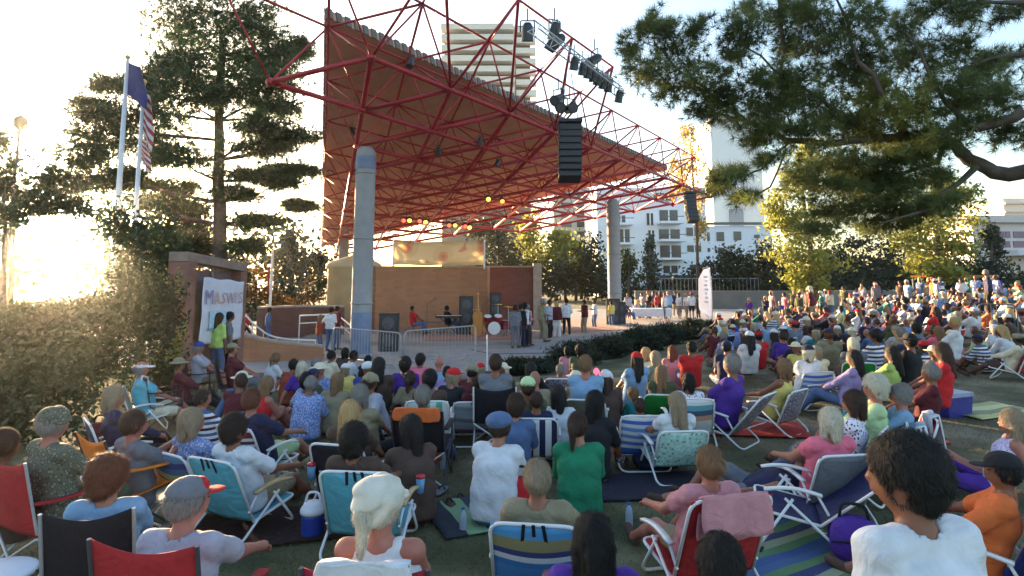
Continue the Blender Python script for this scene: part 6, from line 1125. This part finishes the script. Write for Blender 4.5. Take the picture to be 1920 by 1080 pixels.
# ------------------------------------------------------------------ the crowd that fills the slope
cols = ['white', 'pale grey', 'grey', 'black', 'navy', 'royal blue', 'pale blue', 'aqua', 'teal', 'green', 'yellow', 'orange', 'rust', 'red', 'maroon', 'pink', 'rose', 'purple', 'lavender', 'brown', 'khaki', 'olive', 'cream', 'denim', 'pale green', 'striped', 'blue check', 'floral blue']
wts = [12, 8, 8, 10, 8, 3, 5, 1, 2, 1, 2, 2, 3, 3, 4, 1, 3, 1, 2, 7, 8, 5, 7, 5, 2, 4, 4, 2]
hairs = [('short', 'dark'), ('short', 'brown'), ('short', 'grey'), ('thick', 'black'), ('long', 'streak'), ('bob', 'ash'), ('long', 'dark'), ('pony', 'brown'), ('bob', 'white'), ('bald', 'grey'), ('short', 'auburn'), ('long', 'blond')]
hats = [None, None, None, None, None, ('cap', 'white'), ('cap', 'navy'), ('sunhat', 'cream'), ('bucket', 'khaki'), ('cap', 'red')]
LM = [(1326, 560, 'white feather flag'), (1875, 580, 'dark barricade'), (1530, 570, 'tall lit tree'), (1755, 560, 'round lit tree'), (1372, 700, 'person in purple'), (1706, 660, 'black sun hat'), (1765, 690, 'tall crimson top'), (1296, 660, 'scarlet shirt'), (1620, 560, 'dark spreading tree'), (1850, 760, 'sand striped blanket'), (1470, 690, 'yellow top'), (1640, 728, 'pale green shirt'), (1230, 600, 'cloth covered table'), (1130, 700, 'white bucket hat')]
used = set(); chairproto = {}; MADE = []
def crowd(x, y, pose, face, det=None, zz=None):
    hh = headh(pose); g = zz if zz is not None else ground(x, y); u, v = proj((x, y, g+hh)); det = lvl(y) if det is None else det
    if not (-40 < u < 1990): return False
    L = sorted(LM, key=lambda q: (q[0]-u)**2+(q[1]-v)**2)[0]
    for _ in range(60):
        c = rnd.choices(cols, wts)[0]; hr = rnd.choice(hairs); ht = rnd.choice(hats)
        side = ('left of' if u < L[0] else 'right of') if abs(u-L[0]) > abs(v-L[1]) else ('behind' if v < L[1] else 'before')
        hd = ('%s %s' % (ht[1], {'cap': 'cap', 'sunhat': 'sun hat', 'bucket': 'hat'}[ht[0]])) if ht else ('bald head' if hr[0] == 'bald' else '%s %s hair' % (hr[0], {'ash': 'blond', 'streak': 'light brown'}.get(hr[1], hr[1])))
        lab = '%s person in %s with %s, %s the %s' % ({'stand': 'standing', 'fold': 'standing', 'hip': 'standing', 'low': 'seated', 'lowcalm': 'seated', 'lie': 'lying'}.get(pose, 'sitting'), c, hd, side, L[2])
        if lab not in used: break
    used.add(lab)
    rt_ = person((x, y, g), face, lab, pose, yaw=rnd.choice([-25, 0, 25]), hair=hr, hat=ht, shirt=(c, rnd.choice([.6, .6, 1.8])), legs=(rnd.choice(['denim', 'khaki', 'black', 'grey', 'brown']), rnd.choice([.8, 1.8])), skin=rnd.choice(['tan', 'fair', 'pink', 'tan', 'brown']), det=det, group='dense crowd on the slope', sc=rnd.choice([.9, .95, 1, 1.05]))
    MADE.append((y, rt_))
    if pose in ('low', 'lowcalm') and y < 24 and rnd.random() < .45:
        fb = rnd.choice(['bluewhite', 'green', 'grey', 'navy', 'stripeblue', 'ltgrey', 'olive', 'tealstripe', 'red', 'aqua'])
        fw = Vector((math.sin(R(face)), math.cos(R(face)), 0)); loc = Vector((x, y, g))-fw*.04; cl = '%s chair, %s' % ({'bluewhite': 'blue and white striped', 'stripeblue': 'multi blue striped', 'ltgrey': 'light grey', 'tealstripe': 'teal and tan striped'}.get(fb, fb), lab.split(',')[0].replace(' person', '')); 
        if fb not in chairproto: chairproto[fb] = chair(loc, face, cl, 'beach', fb, rec=23, hb=.5, arm='none')
        else: o = copy_tree(chairproto[fb]); o.location = loc; o.rotation_euler.z = -R(face); o['label'] = cl
    return True
def free(x, y, d):
    return all((x-a)**2+(y-b)**2 > d*d for a, b in PLACED)
cnt = 0; tries = 0
while cnt < 268 and tries < 30000:
    tries += 1; y = 7.5+33*rnd.random()**1.0; x = rnd.uniform(-6, 30); s = .8*x-.6*(y-18)
    if s < 1.3+(1.0 if y < 24 else .3): continue
    u, v = proj((x, y, ground(x, y)+.9))
    if not (900 < u < 1960): continue
    if y < 12.5 and (u < 1500 or u > 1800 or y < 9.5): continue
    if y < 15 and u < 1180: continue
    if u > 1770 and 700 < v < 780: continue          # open grass at the right
    if u < 1340 and v < 672+max(0, 1100-u)*.12: continue
    if y > 27 and x < .42*y-2 : continue
    if not free(x, y, .62+.012*y): continue
    fc = math.degrees(math.atan2(3-x, 30-y)) if y < 29 else math.degrees(math.atan2(3-x, 27-y)); fc += rnd.uniform(-25, 25)
    if y > 31: ps = rnd.choice(['stand', 'fold', 'hip', 'lowcalm', 'camp', 'low', 'clap'])
    elif y > 24: ps = rnd.choice(['lowcalm', 'low', 'hug', 'stand', 'lowcalm', 'hug'])
    else: ps = rnd.choice(['lowcalm', 'low', 'hug', 'cross', 'back', 'lowcalm', 'hug'])
    if crowd(x, y, ps, fc): PLACED.append((x, y)); cnt += 1
# sitters who fill the gaps between the placed ones
LM = [(505, 560, 'slate blue person at the ramp'), (392, 560, 'notice frame'), (687, 600, 'blue footed column'), (585, 960, 'blue drink jug'), (584, 740, 'blue floral blouse'), (656, 776, 'golden haired person'), (793, 744, 'orange rimmed chair'), (929, 682, 'brown cropped head'), (1098, 684, 'pale blue polo shirt'), (1136, 712, 'white bucket hat'), (938, 800, 'slate flat cap'), (1240, 700, 'grass green chair'), (760, 684, 'violet-blue shirt'), (1046, 742, 'crisp white shirt')]
cnt2 = 0
for _ in range(9000):
    if cnt2 >= 20: break
    y = rnd.uniform(9, 16.2); x = rnd.uniform(-8, 5); u, v = proj((x, y, ground(x, y)+.85))
    if not (440 < u < 1240 and 678 < v < 770) or not free(x, y, .62) or (u < 560 and v < 700): continue
    if crowd(x, y, rnd.choice(['hug', 'cross', 'lowcalm', 'hug', 'back']), math.degrees(math.atan2(2-x, 28-y))+rnd.uniform(-35, 35)): PLACED.append((x, y)); cnt2 += 1
# people beyond the plaza, at the table, by the feather flag
for k in range(22):
    u = 1172+k*6.6+rnd.uniform(-2, 2); y = rnd.uniform(37, 42); p = P(u, 560, y)
    if free(p.x, y, .4): crowd(p.x, y, rnd.choice(['stand', 'stand', 'hip', 'camp']), rnd.uniform(0, 360), 0, -2.64); PLACED.append((p.x, y))
for o in S.objects:
    if o.parent is None and len(str(o.get('label', '')).split()) > 15: print('LONG', o['label'])
# past three hundred people the smallest, farthest ones become one mass
npeople = sum(1 for o in S.objects if o.parent is None and o.name.startswith('person')); MADE.sort(key=lambda q: q[0]); far = MADE[len(MADE)-(npeople-299):]; fv = []; ff = []; fm2 = []; mats = []; n0 = 0
for _, r in far:
    MW = Matrix.Translation(r.location) @ r.rotation_euler.to_matrix().to_4x4() @ Matrix.Scale(r.scale.x, 4)
    for c in list(r.children):
        me = c.data; co = np.empty(len(me.vertices)*3, dtype=np.float32); me.vertices.foreach_get('co', co); A4 = np.array(MW); co = co.reshape(-1, 3) @ A4[:3, :3].T+A4[:3, 3]; m = c.material_slots[0].material
        if m not in mats: mats.append(m)
        k = mats.index(m); fv.append(co)
        for p_ in me.polygons: ff.append([i+n0 for i in p_.vertices]); fm2.append(k)
        n0 += len(co); bpy.data.objects.remove(c)
    bpy.data.objects.remove(r)
o = obj('distant_crowd', (np.concatenate(fv), ff), mats, None, True); o.data.polygons.foreach_set('material_index', fm2); tag(o, 'farthest sunlit mass of the audience below the trees', 'crowd', kind='stuff')
print('crowd', cnt, 'tries', tries)
# loose grass blades near the camera
n = 90000; yy = rng.uniform(2.0, 15, n)**1.0; xx = (rng.random(n)*2-1)*yy*.95; ok = rng.random(n) < 1.2-yy/16; xx, yy = xx[ok], yy[ok]; zz = G(xx, yy)+.012*np.sin(xx*3.1+yy*1.7)*np.sin(yy*2.3-xx)
b = np.stack([xx, yy, zz], 1); a = rng.uniform(0, 6.28, len(xx)); wv = np.stack([np.cos(a), np.sin(a), a*0], 1)*.0035; tp = b+np.stack([rng.normal(size=len(xx))*.018, rng.normal(size=len(xx))*.018, rng.uniform(.02, .05, len(xx))], 1)
o = obj('grass_blades', (np.stack([b-wv, b+wv, tp], 1).reshape(-1, 3), np.arange(3*len(xx)).reshape(-1, 3)), M('blade_green', (.135, .12, .065), var=.6, scale=1.5)); tag(o, 'short dry grass blades on the trampled lawn', 'grass', kind='stuff')
# ------------------------------------------------------------------ haze volume added to imitate the low sun's glare
hz = MB().box((0, 95, 4), (420, 230, 34)).build('haze', None); hz['kind'] = 'stuff'; hz.data.materials.clear()
m = bpy.data.materials.new('glare_haze'); m.use_nodes = True; m.node_tree.nodes.remove(m.node_tree.nodes['Principled BSDF']); pv = m.node_tree.nodes.new('ShaderNodeVolumePrincipled'); pv.inputs['Density'].default_value = .00045; pv.inputs['Color'].default_value = (.95, .93, .9, 1); pv.inputs['Anisotropy'].default_value = .93
m.node_tree.links.new(pv.outputs[0], m.node_tree.nodes['Material Output'].inputs['Volume']); hz.data.materials.append(m)
